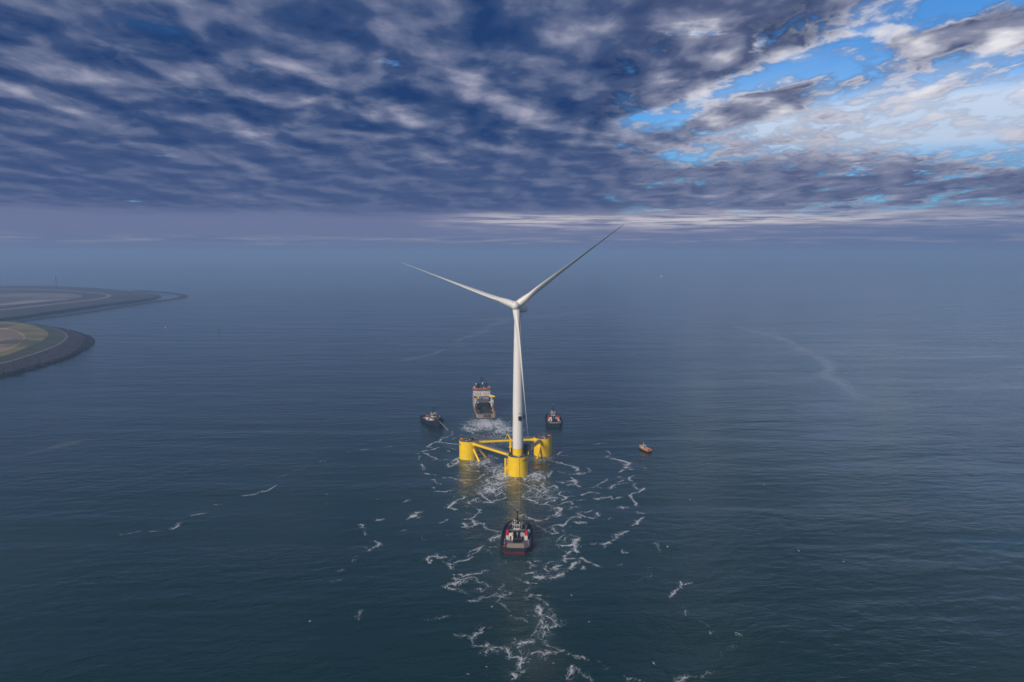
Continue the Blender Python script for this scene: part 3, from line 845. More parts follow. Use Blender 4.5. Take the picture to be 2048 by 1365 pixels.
def build_land():
    n = 160
    c = lambda s, z: contour(s, 0, 640, 10.24, z, n, -1500.0)
    water = c("0,1215 190,1155 500,1075 800,992 1000,932 1250,848 1450,782 1640,692 1790,602 1880,552 1932,482 1938,440 1905,385 1840,335 1700,300 1450,250 1200,215 900,180 600,150 300,125 0,110", -0.5)
    wet = c("0,1110 300,1050 600,955 1000,852 1250,785 1450,705 1600,600 1690,500 1725,430 1735,370 1700,320 1600,270 1450,215 1200,165 900,125 600,98 300,80 0,70", 3.0)
    pout = c("0,910 250,850 500,770 750,688 1000,605 1200,515 1320,440 1395,362 1395,320 1340,262 1200,195 1050,148 900,110 600,80 300,60 0,52", 5.2)
    pin = c("0,885 250,825 500,745 750,664 1000,582 1180,500 1290,425 1350,355 1350,320 1300,262 1180,200 1040,150 880,108 600,76 300,55 0,46", 5.4)
    mid = c("0,760 220,700 420,620 620,540 800,460 920,390 990,320 1000,280 960,235 860,185 760,140 620,96 400,62 200,42 0,32", 7.5)
    yellowgrass = c("0,668 200,600 350,530 470,440 525,365 510,310 440,262 340,215 240,190 160,180 80,172 0,170", 9.0)
    inner = c("0,648 200,576 340,508 440,430 485,365 465,315 410,275 320,235 230,205 150,195 80,188 0,186", 8.0)
    terrain("headland", "near grassy headland ringed by dark armour rock", [water, wet, pout, pin, mid, yellowgrass, inner],
            [L['wet'], L['rock'], L['path'], L['grass'], L['yellowgrass'], L['sand'], L['sand']], n, (2.5, 1.5))
    # loose armour stones on the bank: uncountable, one mesh
    mb = MB()
    rnd = random.Random(11)
    A, B = water[0], pout[0]
    for k in range(8200):
        f = rnd.random()
        i = rnd.random() * (n - 1.001)
        i0 = int(i)
        if A[i0].x < -1050: continue
        a = A[i0].lerp(A[i0 + 1], i - i0)
        w = wet[0][i0].lerp(wet[0][i0 + 1], i - i0)
        b = B[i0].lerp(B[i0 + 1], i - i0)
        lower = rnd.random() < 0.5
        q = a.lerp(w, f) if lower else w.lerp(b, f)
        r = rnd.uniform(0.9, 2.6) * (1.5 if lower else 0.75)
        mb.mi = 0 if lower else 1
        vs = [q + Vector((sx * r * rnd.uniform(.5, 1.1), sy * r * rnd.uniform(.5, 1.1), sz * r * rnd.uniform(.4, .8))) for sx, sy, sz in
              ((1, 0, 0), (0, 1, 0), (-1, 0, 0), (0, -1, 0), (0.2, .1, 1), (0, 0, -1))]
        mb.add(vs, [(0, 1, 4), (1, 2, 4), (2, 3, 4), (3, 0, 4), (1, 0, 5), (2, 1, 5), (3, 2, 5), (0, 3, 5)])
    o = mb.build("boulders", [L['wet'], L['rock']])
    tag(o, "dark armour boulders banked round the near headland", "boulders", kind="stuff")

    f = lambda s, z: contour(s, 0, 530, 5.12, z, 120, -3600.0)
    w2 = f("0,566 250,538 500,497 800,452 1100,407 1400,368 1600,345 1680,326 1640,303 1450,283 1200,257 900,240 600,226 300,222 0,222", -0.5)
    t2 = f("0,548 250,520 500,480 800,440 1100,398 1400,362 1560,342 1620,326 1580,303 1420,281 1200,252 900,234 600,219 300,215 0,215", 5.0)
    p2 = f("0,470 300,436 600,401 900,371 1080,347 1158,320 1110,300 1000,286 900,279 700,262 500,250 300,246 0,245", 7.0)
    q2 = f("0,458 300,424 600,390 880,362 1050,338 1115,320 1080,304 990,292 880,285 700,268 500,256 300,252 0,251", 6.0)
    r2 = f("0,420 200,404 400,385 600,368 780,345 860,325 830,308 740,298 600,290 400,288 200,290 0,294", 6.5)
    terrain("spit", "far low spit fading into the haze", [w2, t2, p2, q2, r2],
            [L['farslope'], L['farslope'], L['mudflat'], L['farslope'], L['fartop']], 120, (4, 2))
    # narrow breakwater that hooks round the far spit, lagoon between
    line = [ground(float(q.split(',')[0]) / 5.12, 530 + float(q.split(',')[1]) / 5.12) for q in
            "60,596 180,585 400,553 700,519 1000,473 1300,424 1600,378 1780,353 1870,334 1888,324 1862,306 1780,293 1650,281 1500,272 1400,264".split()]
    line = resample(smooth_line(line), 110)
    mb = MB()
    rnd = random.Random(3)
    rings = []
    for i, q in enumerate(line):
        d = (line[min(i + 1, 109)] - line[max(i - 1, 0)]).normalized()
        nrm = Vector((-d.y, d.x, 0))
        w = 17 + rnd.uniform(-2, 2)
        rings.append([q - nrm * w + Vector((0, 0, -.8)), q - nrm * w * .3 + Vector((0, 0, 1.6 + rnd.uniform(-.4, .6))), q + nrm * w * .3 + Vector((0, 0, 1.6 + rnd.uniform(-.4, .6))), q + nrm * w + Vector((0, 0, -.8))])
    mb.loft(rings)
    tag(mb.build("breakwater", L['wet']), "thin dark rock breakwater hooking round the far spit", "breakwater")


build_land()


def build_mast():
    q = ground(113, 576, 6.0)
    root = tag(empty("lattice_mast", q), "slim dark mast standing on the far hazy spit", "mast")
    mb = MB()
    H = 42
    cs = [(-1, -1), (1, -1), (1, 1), (-1, 1)]
    for i, (sx, sy) in enumerate(cs):
        mb.cyl((sx * 2.2, sy * 2.2, -1), (sx * 1.1, sy * 1.1, H), .42, .35, 6)
        ex, ey = cs[(i + 1) % 4]
        for k in range(7):
            a, b = k / 7, (k + 1) / 7
            wa, wb = 2.2 - 1.1 * a, 2.2 - 1.1 * b
            mb.cyl((sx * wa, sy * wa, a * H), (ex * wb, ey * wb, b * H), .22, n=5)
    mb.build("lattice_frame", M['darkgrey'], root)
    mb = MB()
    mb.prism([(2.6 * math.cos(a * math.pi / 4), 2.6 * math.sin(a * math.pi / 4)) for a in range(8)], H, H + .5)
    mb.build("platform", M['darkgrey'], root)
    MB().cyl((0, 0, H + .5), (0, 0, H + 3.2), .9, .7, 8).build("lamp_housing", M['darkgrey'], root)


build_mast()


# ------------------------------------------------------------------ the wind turbine on its floating platform
FRONT, LEFT, RIGHT = Vector((3.7, 457.9, 0)), Vector((-29.6, 496.2, 0)), Vector((21.2, 504.9, 0))
COL_R, COL_H = 6.15, 12.3


def deck_rail(mb, centre, r, z, n=30, gap=None):
    for k in (0.55, 1.1):
        pts = [(centre[0] + r * math.cos(2 * math.pi * i / n), centre[1] + r * math.sin(2 * math.pi * i / n), z + k) for i in range(n + 1)]
        mb.tube(pts, .045, 5)
    for i in range(0, n, 2):
        a = 2 * math.pi * i / n
        x, y = centre[0] + r * math.cos(a), centre[1] + r * math.sin(a)
        mb.cyl((x, y, z), (x, y, z + 1.1), .05, n=5)


def build_turbine():
    root = empty("floating_wind_turbine", FRONT)
    tag(root, "white three-bladed wind turbine on a yellow three-column floating platform", "wind turbine")
    cols = [Vector((0, 0, 0)), LEFT - FRONT, RIGHT - FRONT]
    rnd = random.Random(8)
    for k, c in enumerate(cols):
        mb = MB()
        mb.lathe([(COL_R, -1.5), (COL_R, COL_H - .35), (COL_R + .12, COL_H - .33), (COL_R + .12, COL_H - .1), (COL_R, COL_H - .08), (COL_R, COL_H)], 64, c)
        col = mb.build("column", M['yellow'], root, smooth=True)
        MB().lathe([(COL_R - .15, COL_H + .004), (COL_R - .15, COL_H + .09)], 48, c).build("deck_plate", M['darkgrey'], col)
        rl = MB()
        deck_rail(rl, c, COL_R - .25, COL_H)
        rl.build("railing", M['steel'], col)
        e = MB()                                                     # chain gear and lockers round the deck edge
        ox = 1 if k == 1 else -1
        for i in range(11 if k else 7):
            a = rnd.uniform(0, 2 * math.pi)
            r = rnd.uniform(4.1, 5.3) if k == 0 else rnd.uniform(1.0, 5.2)
            e.box((c.x + r * math.cos(a), c.y + r * math.sin(a), COL_H + .5), (rnd.uniform(.5, 1.3), rnd.uniform(.5, 1.2), rnd.uniform(.5, 1.1)), a)
        e.build_each("deck_locker", M['darkgrey'] if k == 0 else M['grey'], col)
        if k:
            w = MB()
            wx = c.x + (1.2 if k == 1 else -1.2)
            w.box((wx, c.y + .6, COL_H + .6), (1.6, 2.4, 1.2)).cyl((wx - 1.1, c.y + .6, COL_H + 1.3), (wx + 1.1, c.y + .6, COL_H + 1.3), .75, n=14)
            w.build("winch", M['darkgrey'], col)
            MB().cyl((c.x - .4, c.y + 2.0, COL_H), (c.x - .4, c.y + 2.0, COL_H + 3.0), .22, .12, 8).box((c.x - .4, c.y + 2.0, COL_H + 2.9), (.9, .3, .3)).build("davit", M['rust'], col)
            s = -1 if k == 1 else 1
            MB().box((c.x + s * 4.4, c.y + 1.2, COL_H + .65), (2.1, 1.1, .8), s * .35).build("chain_stopper", M['orange'], col)
            MB().box((c.x + s * 1.0, c.y - 4.8, COL_H + .55), (.9, .8, .9), .2).build("locker", M['offwhite'], col)
        # name on the shell
    lettering("lettering", "KIN-03", 1.55, M['letter'], root, COL_R, R(48), 9.6)
    lettering("lettering", "KIN-03", 1.35, M['letter'], root, COL_R, R(-66), 9.6, (cols[1].x, cols[1].y))
    MB().box((.9, -COL_R - .05, 5.6), (.16, .14, 12.6)).build("fairlead_pipe", M['yellow'], root)
    # upper beams with their walkways, and the braces that run down under the water
    for i, j in ((0, 1), (0, 2), (1, 2)):
        a, b = cols[i], cols[j]
        d = (b - a).normalized()
        nrm = Vector((-d.y, d.x, 0))
        z = Vector((0, 0, 10.7))
        p, q = a + d * (COL_R - .3) + z, b - d * (COL_R - .3) + z
        bm = MB().cyl(p, q, .9, n=28).build("beam", M['yellow'], root, smooth=True)
        MB().cyl(p, p + d * 3.2, 1.35, .92, 28, caps=False).cyl(q - d * 3.2, q, .92, 1.35, 28, caps=False).build_each("beam_collar", M['yellow'], bm, smooth=True)
        wl = MB()
        up = Vector((0, 0, 1.05))
        vs = []
        for s in (-.75, .75):
            for pt in (p, q):
                for h in (0.0, .12): vs.append(pt + nrm * s + up + Vector((0, 0, h)))
        wl.add(vs, [(0, 2, 3, 1), (4, 5, 7, 6), (1, 3, 7, 5), (0, 4, 6, 2), (0, 1, 5, 4), (2, 6, 7, 3)])
        wl.build("walkway", M['grey'], bm)
        rl = MB()
        Ln = (q - p).length
        for s in (-.72, .72):
            for h in (1.25, 1.75, 2.2): rl.tube([p + nrm * s + Vector((0, 0, h)), q + nrm * s + Vector((0, 0, h))], .04, 5)
            for m in range(int(Ln / 1.6)):
                o = p + d * (m * 1.6 + .4) + nrm * s
                rl.cyl(o + Vector((0, 0, 1.1)), o + Vector((0, 0, 2.2)), .04, n=5)
        rl.build("walkway_railing", M['steel'], bm)
        for e, s in ((a, d), (b, -d)):
            st = e + s * (COL_R - .4) + Vector((0, 0, 7.2))
            en = e + s * (COL_R + 6.6) + Vector((0, 0, -1.2))
            MB().cyl(st, en, .72, n=20).build("brace", M['yellow'], root, smooth=True)
    # boat landing on the left flank of the front column
    mb = MB()
    lx, ly = -COL_R - 1.6, 0.4
    mb.box((lx - .25, ly - .5, 4.8), (.85, .8, 11.4))
    mb.cyl((lx + 1.3, ly - .9, -.9), (lx + 1.3, ly - .9, 10.2), .17, n=8)
    for k in range(9): mb.box((lx + .7, ly - .8, .5 + k * 1.15), (1.5, .22, .3))
    for k in (2.0, 6.0, 9.6): mb.box((lx + 1.2, ly + .5, k), (2.2, .3, .35))
    mb.build("boat_landing", M['yellow'], root)
    mb = MB()
    for sx in (-.35, .35): mb.cyl((lx + 1.0 + sx, ly, 9.8), (lx + 1.0 + sx, ly, COL_H + 1.2), .08, n=6)
    for k in range(8): mb.cyl((lx + .65, ly, 10 + k * .42), (lx + 1.35, ly, 10 + k * .42), .05, n=5)
    mb.build("ladder", M['steel'], root)
    # tower
    yb = MB().cyl((0, 0, COL_H + .05), (0, 0, 17.2), 3.38, 3.33, 48).build("tower_base", M['yellow'], root, smooth=True)
    MB().lathe([(3.6, COL_H + .1), (3.6, COL_H + .55), (3.4, COL_H + .6)], 48).build("flange", M['steel'], yb, smooth=True)
    tw = MB()
    HUB_Z = 105.8
    secs = [(17.2, 3.33), (45, 3.18), (45.02, 3.20), (45.25, 3.20), (45.27, 3.18), (75, 2.75), (75.02, 2.77), (75.25, 2.77), (75.27, 2.75), (101.6, 2.2)]
    tw.lathe([(r, z) for z, r in secs], 56)
    tw.build("tower", M['white'], root, smooth=True)
    lettering("lettering", "K03", 1.15, M['greymark'], root, 3.22, R(20), 39.2)
    for a in (20, -96, 120):                                          # signal boxes round the tower
        ar = R(a)
        x, y = math.sin(ar), -math.cos(ar)
        b = MB().box((x * 3.75, y * 3.75, 36.6), (2.1, 1.1, 2.6), ar).build("signal_box", M['darkgrey'], root, bevel=.06)
        MB().box((x * 4.32, y * 4.32, 36.7), (1.7, .06, 2.0), ar).build("lens_panel", M['black'], b)
    # rotor axis
    yaw, tilt, cone = .217, .12, .03
    n = Vector((-math.sin(yaw), -math.cos(yaw), 0))
    r = Vector((math.cos(yaw), -math.sin(yaw), 0))
    k = Vector((0, 0, 1))
    n2 = n * math.cos(tilt) + k * math.sin(tilt)
    u2 = k * math.cos(tilt) - n * math.sin(tilt)
    top = Vector((3.76 - FRONT.x, 457.0 - FRONT.y, HUB_Z))
    hub = top + n2 * 6.5
    F = Matrix((r, -n2, u2)).transposed()                             # local x right, y back along the axis, z up
    # nacelle: rounded box lofted along the axis
    def ring(y, w, h, zc, e=3.2, m=28):
        out = []
        for i in range(m):
            a = 2 * math.pi * i / m
            cx, sz = math.cos(a), math.sin(a)
            out.append(hub + F @ Vector((w * math.copysign(abs(cx) ** (2 / e), cx), y, zc + h * math.copysign(abs(sz) ** (2 / e), sz))))
        return out
    na = MB().loft([ring(2.6, 2.1, 2.1, 0, 2), ring(3.2, 2.9, 3.0, 0, 2.4), ring(5, 3.3, 3.0, -.2), ring(9, 3.5, 3.2, -.2), ring(17, 3.5, 3.2, -.2), ring(20.0, 3.3, 3.0, -.2), ring(20.6, 2.7, 2.4, -.2)]).build("nacelle", M['white'], root, smooth=True)
    hp = MB()
    for (a, b) in (((-4.2, 14), (4.2, 14)), ((4.2, 14), (4.2, 22.5)), ((4.2, 22.5), (-4.2, 22.5)), ((-4.2, 22.5), (-4.2, 14))):
        for h in (3.5, 4.3): hp.cyl(hub + F @ Vector((a[0], a[1], h)), hub + F @ Vector((b[0], b[1], h)), .07, n=5)
    hp.build("hoist_railing", M['red'], na)
    MB().cyl(hub + F @ Vector((2.2, 20.0, 2.9)), hub + F @ Vector((2.2, 20.0, 5.6)), .12, n=6).cyl(hub + F @ Vector((-2.2, 20.0, 2.9)), hub + F @ Vector((-2.2, 20.0, 5.4)), .12, n=6).build_each("wind_sensor", M['darkgrey'], na)
    # spinner
    hb = MB()
    prof = [(0.15, -4.3), (1.1, -4.1), (1.9, -3.5), (2.5, -2.5), (2.85, -1.2), (3.0, 0.2), (2.95, 1.6), (2.6, 2.6)]
    hb.loft([[hub + F @ Vector((q * math.cos(2 * math.pi * i / 36), y, q * math.sin(2 * math.pi * i / 36))) for i in range(36)] for q, y in prof])
    hb.build("hub", M['white'], root, smooth=True)
    # blades, feathered: chord lies nearly along the axis
    def blade(az, Ln):
        a = R(az)
        d = (r * math.sin(a) + u2 * math.cos(a)) * math.cos(cone) + n2 * math.sin(cone)
        t0 = (r * math.cos(a) - u2 * math.sin(a))                     # in the rotor plane, across the blade
        ax = d.cross(t0).normalized()
        rings = []
        st = [(.012, 4.4, 1.0, 0), (.05, 4.4, 1.0, 0), (.09, 4.4, .9, .04), (.14, 4.7, .62, .2), (.20, 5.2, .44, .5), (.28, 4.8, .36, .7), (.38, 4.0, .31, .9), (.50, 3.2, .27, 1),
              (.62, 2.6, .24, 1), (.75, 2.05, .22, 1), (.87, 1.5, .20, 1), (.95, 1.05, .19, 1), (.985, .6, .18, 1), (1.0, .15, .2, 1)]
        for s, ch, th, w in st:
            tw_ = R(84 - 34 * (1 - s) ** 1.5 * w)                       # nearly edge-on
            cx = t0 * math.cos(tw_) + ax * math.sin(tw_)
            nx = ax * math.cos(tw_) - t0 * math.sin(tw_)
            c = hub + d * (s * Ln)
            pts = []
            for i in range(28):
                q = 2 * math.pi * i / 28
                x, y = math.cos(q) * .5 * ch, math.sin(q) * .5 * ch * th
                if w > .1:
                    y *= 1.0 - .55 * w * max(0.0, -math.cos(q)) ** 1.5  # thin trailing edge
                    x += .14 * ch * w * -1
                pts.append(c + cx * x + nx * y)
            rings.append(pts)
        bl = MB().loft(rings).build("blade", M['white'], root, smooth=True)
        c = hub + d * 2.55
        q = d.to_track_quat('Z', 'Y')
        rg = MB().loft([[c + d * h + q @ Vector((rr * math.cos(2 * math.pi * i / 32), rr * math.sin(2 * math.pi * i / 32), 0)) for i in range(32)] for rr, h in ((2.12, 0), (2.24, .05), (2.24, .3), (2.12, .35))])
        rg.build("blade_bearing", M['white'], bl, smooth=True)
    blade(52.85, 80.66)
    blade(172.67, 80.57)
    blade(-70.65, 78.46)
    # deck crane, left behind the tower
    cx, cy = -4.7, 2.6
    cr = MB()
    cr.cyl((cx, cy, COL_H), (cx, cy, 17.3), .42, .4, 14)
    cr.cyl((cx, cy, 16.6), (cx, cy, 17.2), .95, .95, 14)
    cr.box((cx, cy, 19.6), (1.2, 1.1, 5.0), .2, .85)
    cr.build("crane", M['yellow'], root)
    jb = MB()
    jb.cyl((cx, cy, 22.0), (cx - 1.6, cy + 9.0, 23.0), .5, .35, 8)
    jb.cyl((cx - 1.6, cy + 9.0, 23.0), (cx - 3.4, cy + 2.0, 21.5), .34, .22, 8)
    jb.cyl((cx + .2, cy + .4, 19.2), (cx - .8, cy + 4.2, 22.0), .2, n=8)
    jb.build("crane_jib", M['yellow'], root)
    # umbilical reel, right of the tower
    rx, ry, rz = 5.2, 2.8, 15.6
    rl = MB()
    for s in (-.55, .55):
        pts = [(rx + 3.0 * math.cos(2 * math.pi * i / 26), ry + s, rz + 3.2 * math.sin(2 * math.pi * i / 26)) for i in range(27)]
        rl.tube(pts, .16, 6)
        for i in range(0, 26, 2): rl.cyl((rx, ry + s, rz), pts[i], .1, n=5)
    rl.cyl((rx, ry - .8, rz), (rx, ry + .8, rz), .6, n=12)
    reel = rl.build("cable_reel", M['black'], root)
    MB().lathe([(1.6, -.45), (2.75, -.45), (2.75, .45), (1.6, .45)], 28).build("wound_cable", M['darkgrey'], reel).data.transform(Matrix.Translation((rx, ry, rz)) @ Matrix.Rotation(math.pi / 2, 4, 'X'))
    MB().box((rx - 2.0, ry, COL_H + 1.2), (.4, 1.8, 2.6), 0, .7).box((rx + 1.4, ry - .4, COL_H + 1.0), (.4, 1.6, 2.2), 0, .7).build_each("reel_stand", M['yellow'], reel)
    g = MB()
    g.box((-4.6, -.6, COL_H + 1.0), (1.5, 1.8, 2.0), .3).box((-3.6, 4.4, COL_H + 1.3), (2.6, 1.4, 2.6), .2).box((4.0, -2.6, COL_H + .8), (1.7, 1.3, 1.6), -.5)
    g.build_each("switch_cabinet", M['darkgrey'], root)
    MB().box((.3, -4.7, COL_H + .45), (1.3, .6, .7)).build("hatch", M['offwhite'], root)


build_turbine()


# ------------------------------------------------------------------ ships
def hull_rings(stations, zlist, inset):
    """stations: (y, half-beam at deck, half-beam at water, deck z). Returns closed outline rings, one per level."""
    rings = []
    for lev in zlist:
        right = []
        for y, bd, bw, zd in stations:
            kind, val = lev
            if kind == 'boot':                                        # painted waterline, rising towards the stern
                kind, val = 'abs', 0.2 + .85 * max(0.0, min(1.0, (-9.0 - y) / 4.0))
            if kind == 'abs':
                f = min(1.0, max(0.0, (val + 1.5) / (zd + 1.5)))
                b = bw + (bd - bw) * f if val >= 0 else bw * (1 + val * .12)
                z = val
            elif kind == 'deck':
                b, z = bd, zd + val
            else:                                                     # inside of the bulwark, 'in'
                b, z = max(0.02, bd - inset), zd + val
            right.append((b, y, z))
        rings.append([Vector(q) for q in right] + [Vector((-b, y, z)) for b, y, z in reversed(right)])
    return rings


def cap_strip(mb, ring):
    n = len(ring)
    for i in range(n // 2 - 1): mb.add([ring[i], ring[i + 1], ring[n - 2 - i], ring[n - 1 - i]], [(0, 1, 2, 3)])


def windows_box(mb, y0, y1, hw, z0, z1): mb.prism([(-hw, y0), (hw, y0), (hw, y1), (-hw, y1)], z0, z1)


def build_tug():
    root = empty("tugboat")
    st = [(-15.6, 4.1, 3.9, 2.25), (-14.6, 5.2, 4.7, 2.25), (-13.0, 6.35, 5.6, 2.25), (-9, 6.6, 6.0, 2.25), (-3, 6.7, 6.1, 2.3), (3, 6.75, 6.1, 2.6), (7, 6.6, 5.6, 3.0), (10, 6.1, 4.7, 3.4),
          (12.3, 5.2, 3.4, 3.8), (14.2, 3.9, 2.0, 4.1), (15.3, 2.4, 1.0, 4.3), (15.9, .7, .3, 4.4)]
    hr = hull_rings(st, [('boot', 0), ('deck', -.55), ('deck', .55), ('in', .55), ('in', -.62)], .32)
    hull = MB().loft(hr, caps=False).build("hull", M['navy'], root)
    lo = hull_rings(st, [('abs', -1.5), ('abs', 0), ('boot', 0)], 0)
    MB().loft([[Vector((p.x * .999, p.y * .999, p.z)) for p in g] for g in lo], caps=False).build("hull_bottom", M['antifoul'], root)
    dk = MB()
    cap_strip(dk, hull_rings(st, [('in', -.6)], .34)[0])
    dk.build("deck", M['deck'], root)
    fd = MB()
    ring = hull_rings(st, [('deck', .05)], 0)[0]
    fd.tube(ring + [ring[0]], .36, 8)
    fd.tube([p for p in ring if p.y > 6.5 and p.x > 0] + [p for p in ring if p.y > 6.5 and p.x < 0], .62, 8)
    fd.build("fender", M['rubber'], hull)
    cp = MB()
    cp.tube([p + Vector((0, 0, .55)) for p in ring + [ring[0]]], .10, 6)
    cp.build("bulwark_cap", M['navy'], hull)
    for y in (-10, -6, -2, 2):                                        # tyres hung along the sides
        for s in (-1, 1):
            tr = MB()
            pts = [(s * 7.05, y + .7 * math.cos(2 * math.pi * i / 12), 1.7 + .7 * math.sin(2 * math.pi * i / 12)) for i in range(13)]
            tr.tube(pts, .22, 6)
            tr.build("tyre_fender", M['rubber'], hull)
    MB().box((-.35, -10.7, 1.70), (7.6, 7.0, .12)).build("deck_planking", M['planks'], root)
    # deckhouse: two wings with a dark winch bay open to the stern
    dh = MB()
    dh.prism([(-3.6, -2.6), (-1.65, -3.6), (-1.65, 0.0), (1.65, 0.0), (1.65, -3.6), (3.6, -2.6), (3.8, 4.5), (2.9, 8.2), (-2.9, 8.2), (-3.8, 4.5)], 1.6, 5.0)
    dhs = dh.build("deckhouse", M['offwhite'], root, bevel=.05)
    MB().box((0, -.12, 3.3), (3.2, .2, 3.2)).build("winch_bay", M['black'], dhs)
    MB().box((.05, -.3, 3.6), (.28, .24, 2.4)).build("bay_post", M['offwhite'], dhs)
    dd = MB()
    for s in (-1, 1):
        MB().box((s * 2.75, -3.05, 2.7), (.75, .12, 1.9), s * .47).build("door", M['black'], dhs)
        dd.box((s * 3.4, -1.5, 5.5), (.9, 1.6, .6))
    dd.box((-2.1, -3.42, 4.3), (.5, .12, .5), -.45).box((1.2, -.9, 5.5), (.8, 1.0, .7)).box((-1.1, -.6, 5.6), (1.1, .6, .8))
    dd.build_each("vent", M['black'], dhs)
    pw = MB()
    for s in (-1, 1):
        for y in (0.5, 2.4, 4.3): pw.cyl((s * 3.72, y, 3.6), (s * 3.90, y, 3.6), .36, n=12)
    pw.build_each("porthole", M['glass'], dhs)
    MB().box((2.62, -2.1, 3.4), (1.1, .8, 1.2)).build("vent_box", M['offwhite'], dhs)
    up = MB().prism([(-4.3, -1.2), (4.3, -1.2), (4.3, 5.0), (3.2, 8.6), (-3.2, 8.6), (-4.3, 5.0)], 5.0, 5.18).build("upper_deck", M['darkdeck'], root)
    rl = MB()
    P = [(-4.2, -1.1), (4.2, -1.1), (4.2, 5.0), (3.1, 8.5), (-3.1, 8.5), (-4.2, 5.0), (-4.2, -1.1)]
    for h in (.5, 1.0): rl.tube([(x, y, 5.18 + h) for x, y in P], .05, 5)
    for x, y in P[:-1]: rl.cyl((x, y, 5.1), (x, y, 6.18), .05, n=5)
    rl.build("railing", M['offwhite'], up)
    # wheelhouse: white sill, dark glass leaning outwards, white mullions, roof
    def oct_(hw, y0, y1, z, c=.9): return [Vector((x, y, z)) for x, y in ((-hw + c, y0), (hw - c, y0), (hw, y0 + c), (hw, y1 - c), (hw - c, y1), (-hw + c, y1), (-hw, y1 - c), (-hw, y0 + c))]
    wh = MB().loft([oct_(1.95, 1.0, 5.2, 5.18), oct_(1.95, 1.0, 5.2, 6.0)]).build("wheelhouse", M['offwhite'], root)
    MB().loft([oct_(1.93, 1.02, 5.18, 6.0), oct_(2.15, .85, 5.4, 8.0)]).build("window_band", M['glass'], wh)
    mu = MB()
    a, b = oct_(1.97, .98, 5.22, 5.95), oct_(2.19, .81, 5.44, 8.05)
    for p, q in zip(a, b): mu.cyl(p, q, .11, n=6)
    for x in (-.42, .42): mu.cyl((x, .98, 5.95), (x, .81, 8.05), .09, n=6)
    mu.tube(oct_(2.1, .88, 5.34, 7.35) + [oct_(2.1, .88, 5.34, 7.35)[0]], .10, 6)
    mu.tube(b + [b[0]], .15, 6)
    mu.tube(a + [a[0]], .14, 6)
    mu.build("window_frame", M['offwhite'], wh)
    MB().loft([oct_(2.05, .95, 5.3, 8.0), oct_(2.05, .95, 5.3, 8.2)]).build("roof", M['darkdeck'], wh)
    gear = MB()
    gear.box((-1.2, 1.7, 8.5), (.5, .5, .6)).cyl((1.2, 1.7, 8.2), (1.2, 1.7, 9.1), .18, n=8).box((0, 4.4, 8.45), (1.4, .5, .5)).ball((-1.3, 4.3, 8.8), .4).cyl((-.55, 1.4, 8.2), (-.55, 1.4, 9.6), .06, n=5)
    gear.build_each("roof_fitting", M['offwhite'], wh)
    ms = MB()
    ms.cyl((0, 3.4, 8.2), (0, 3.4, 14.3), .26, .14, 8)
    ms.cyl((-.9, 2.6, 8.2), (0, 3.4, 11.6), .1, n=6).cyl((.9, 2.6, 8.2), (0, 3.4, 11.6), .1, n=6)
    ms.box((0, 3.4, 12.9), (2.0, .22, .2)).box((0, 3.4, 11.2), (1.5, .22, .18)).box((0, 2.95, 10.2), (1.9, .25, .3)).box((0, 3.4, 13.6), (.9, .4, .5))
    mast = ms.build("mast", M['black'], root)
    MB().ball((0, 3.4, 14.45), .22).build("masthead_light", M['offwhite'], mast)
    for s in (-1, 1):
        MB().box((s * 4.25, -2.1, 2.75), (1.25, 1.7, 2.3)).build("funnel_base", M['offwhite'], root, bevel=.06)
        fn = MB().box((s * 4.25, -2.1, 5.15), (1.2, 1.6, 2.5), 0, .92).build("funnel", M['red'], root, bevel=.08)
        MB().cyl((s * 4.2, -2.0, 6.3), (s * 3.75, -.6, 8.3), .34, .3, 10).build("exhaust_pipe", M['black'], fn)
    wn_ = MB()
    wn_.box((0, -4.4, 2.0), (3.6, 2.4, .8)).cyl((-1.5, -4.4, 2.9), (1.5, -4.4, 2.9), .85, n=16)
    for s in (-1.55, 0, 1.55): wn_.cyl((s - .08, -4.4, 2.9), (s + .08, -4.4, 2.9), 1.2, n=18)
    wn_.box((0, -6.6, 2.4), (.5, .4, 1.6)).box((-1.1, -6.4, 2.2), (.4, .4, 1.2)).box((1.1, -6.4, 2.2), (.4, .4, 1.2))
    wn_.build("tow_winch", M['black'], root)
    MB().box((.5, -5.9, 2.05), (1.5, .5, .25), .2).build("winch_drum_guard", M['grey'], root)
    fw = MB()
    fw.cyl((-1.7, 10.6, 4.2), (1.7, 10.6, 4.2), .8, n=16).box((0, 10.6, 3.3), (3.8, 1.7, .7))
    for s in (-1.7, 1.7): fw.cyl((s - .08, 10.6, 4.2), (s + .08, 10.6, 4.2), 1.15, n=18)
    fw.build("bow_winch", M['black'], root)
    MB().box((0, 13.1, 4.0), (1.5, .35, 1.7)).build("tow_bitt", M['black'], root)
    rb = MB()                                                         # white workboat canister in its cradle, starboard
    rb.loft([[Vector((5.25 + w * math.cos(2 * math.pi * i / 10), y, 4.2 + h * math.sin(2 * math.pi * i / 10))) for i in range(10)] for y, w, h in ((.2, .3, .3), (.6, .75, .6), (2.6, .8, .62), (3.8, .5, .5), (4.3, .1, .2))])
    rb.build("rescue_boat", M['white'], root)
    MB().box((5.2, 1.0, 3.0), (.4, .3, 2.2)).box((5.2, 3.0, 3.2), (.4, .3, 2.0)).build_each("boat_cradle", M['offwhite'], root)
    for y in (-8.4, -5.0):
        MB().cyl((5.4, y, 1.6), (5.4, y, 2.7), .22, n=8).cyl((5.4, y + .8, 1.6), (5.4, y + .8, 2.7), .22, n=8).build_each("bollard", M['steel'], root)
        MB().cyl((-5.4, y, 1.6), (-5.4, y, 2.7), .22, n=8).cyl((-5.4, y + .8, 1.6), (-5.4, y + .8, 2.7), .22, n=8).build_each("bollard", M['steel'], root)
    return root


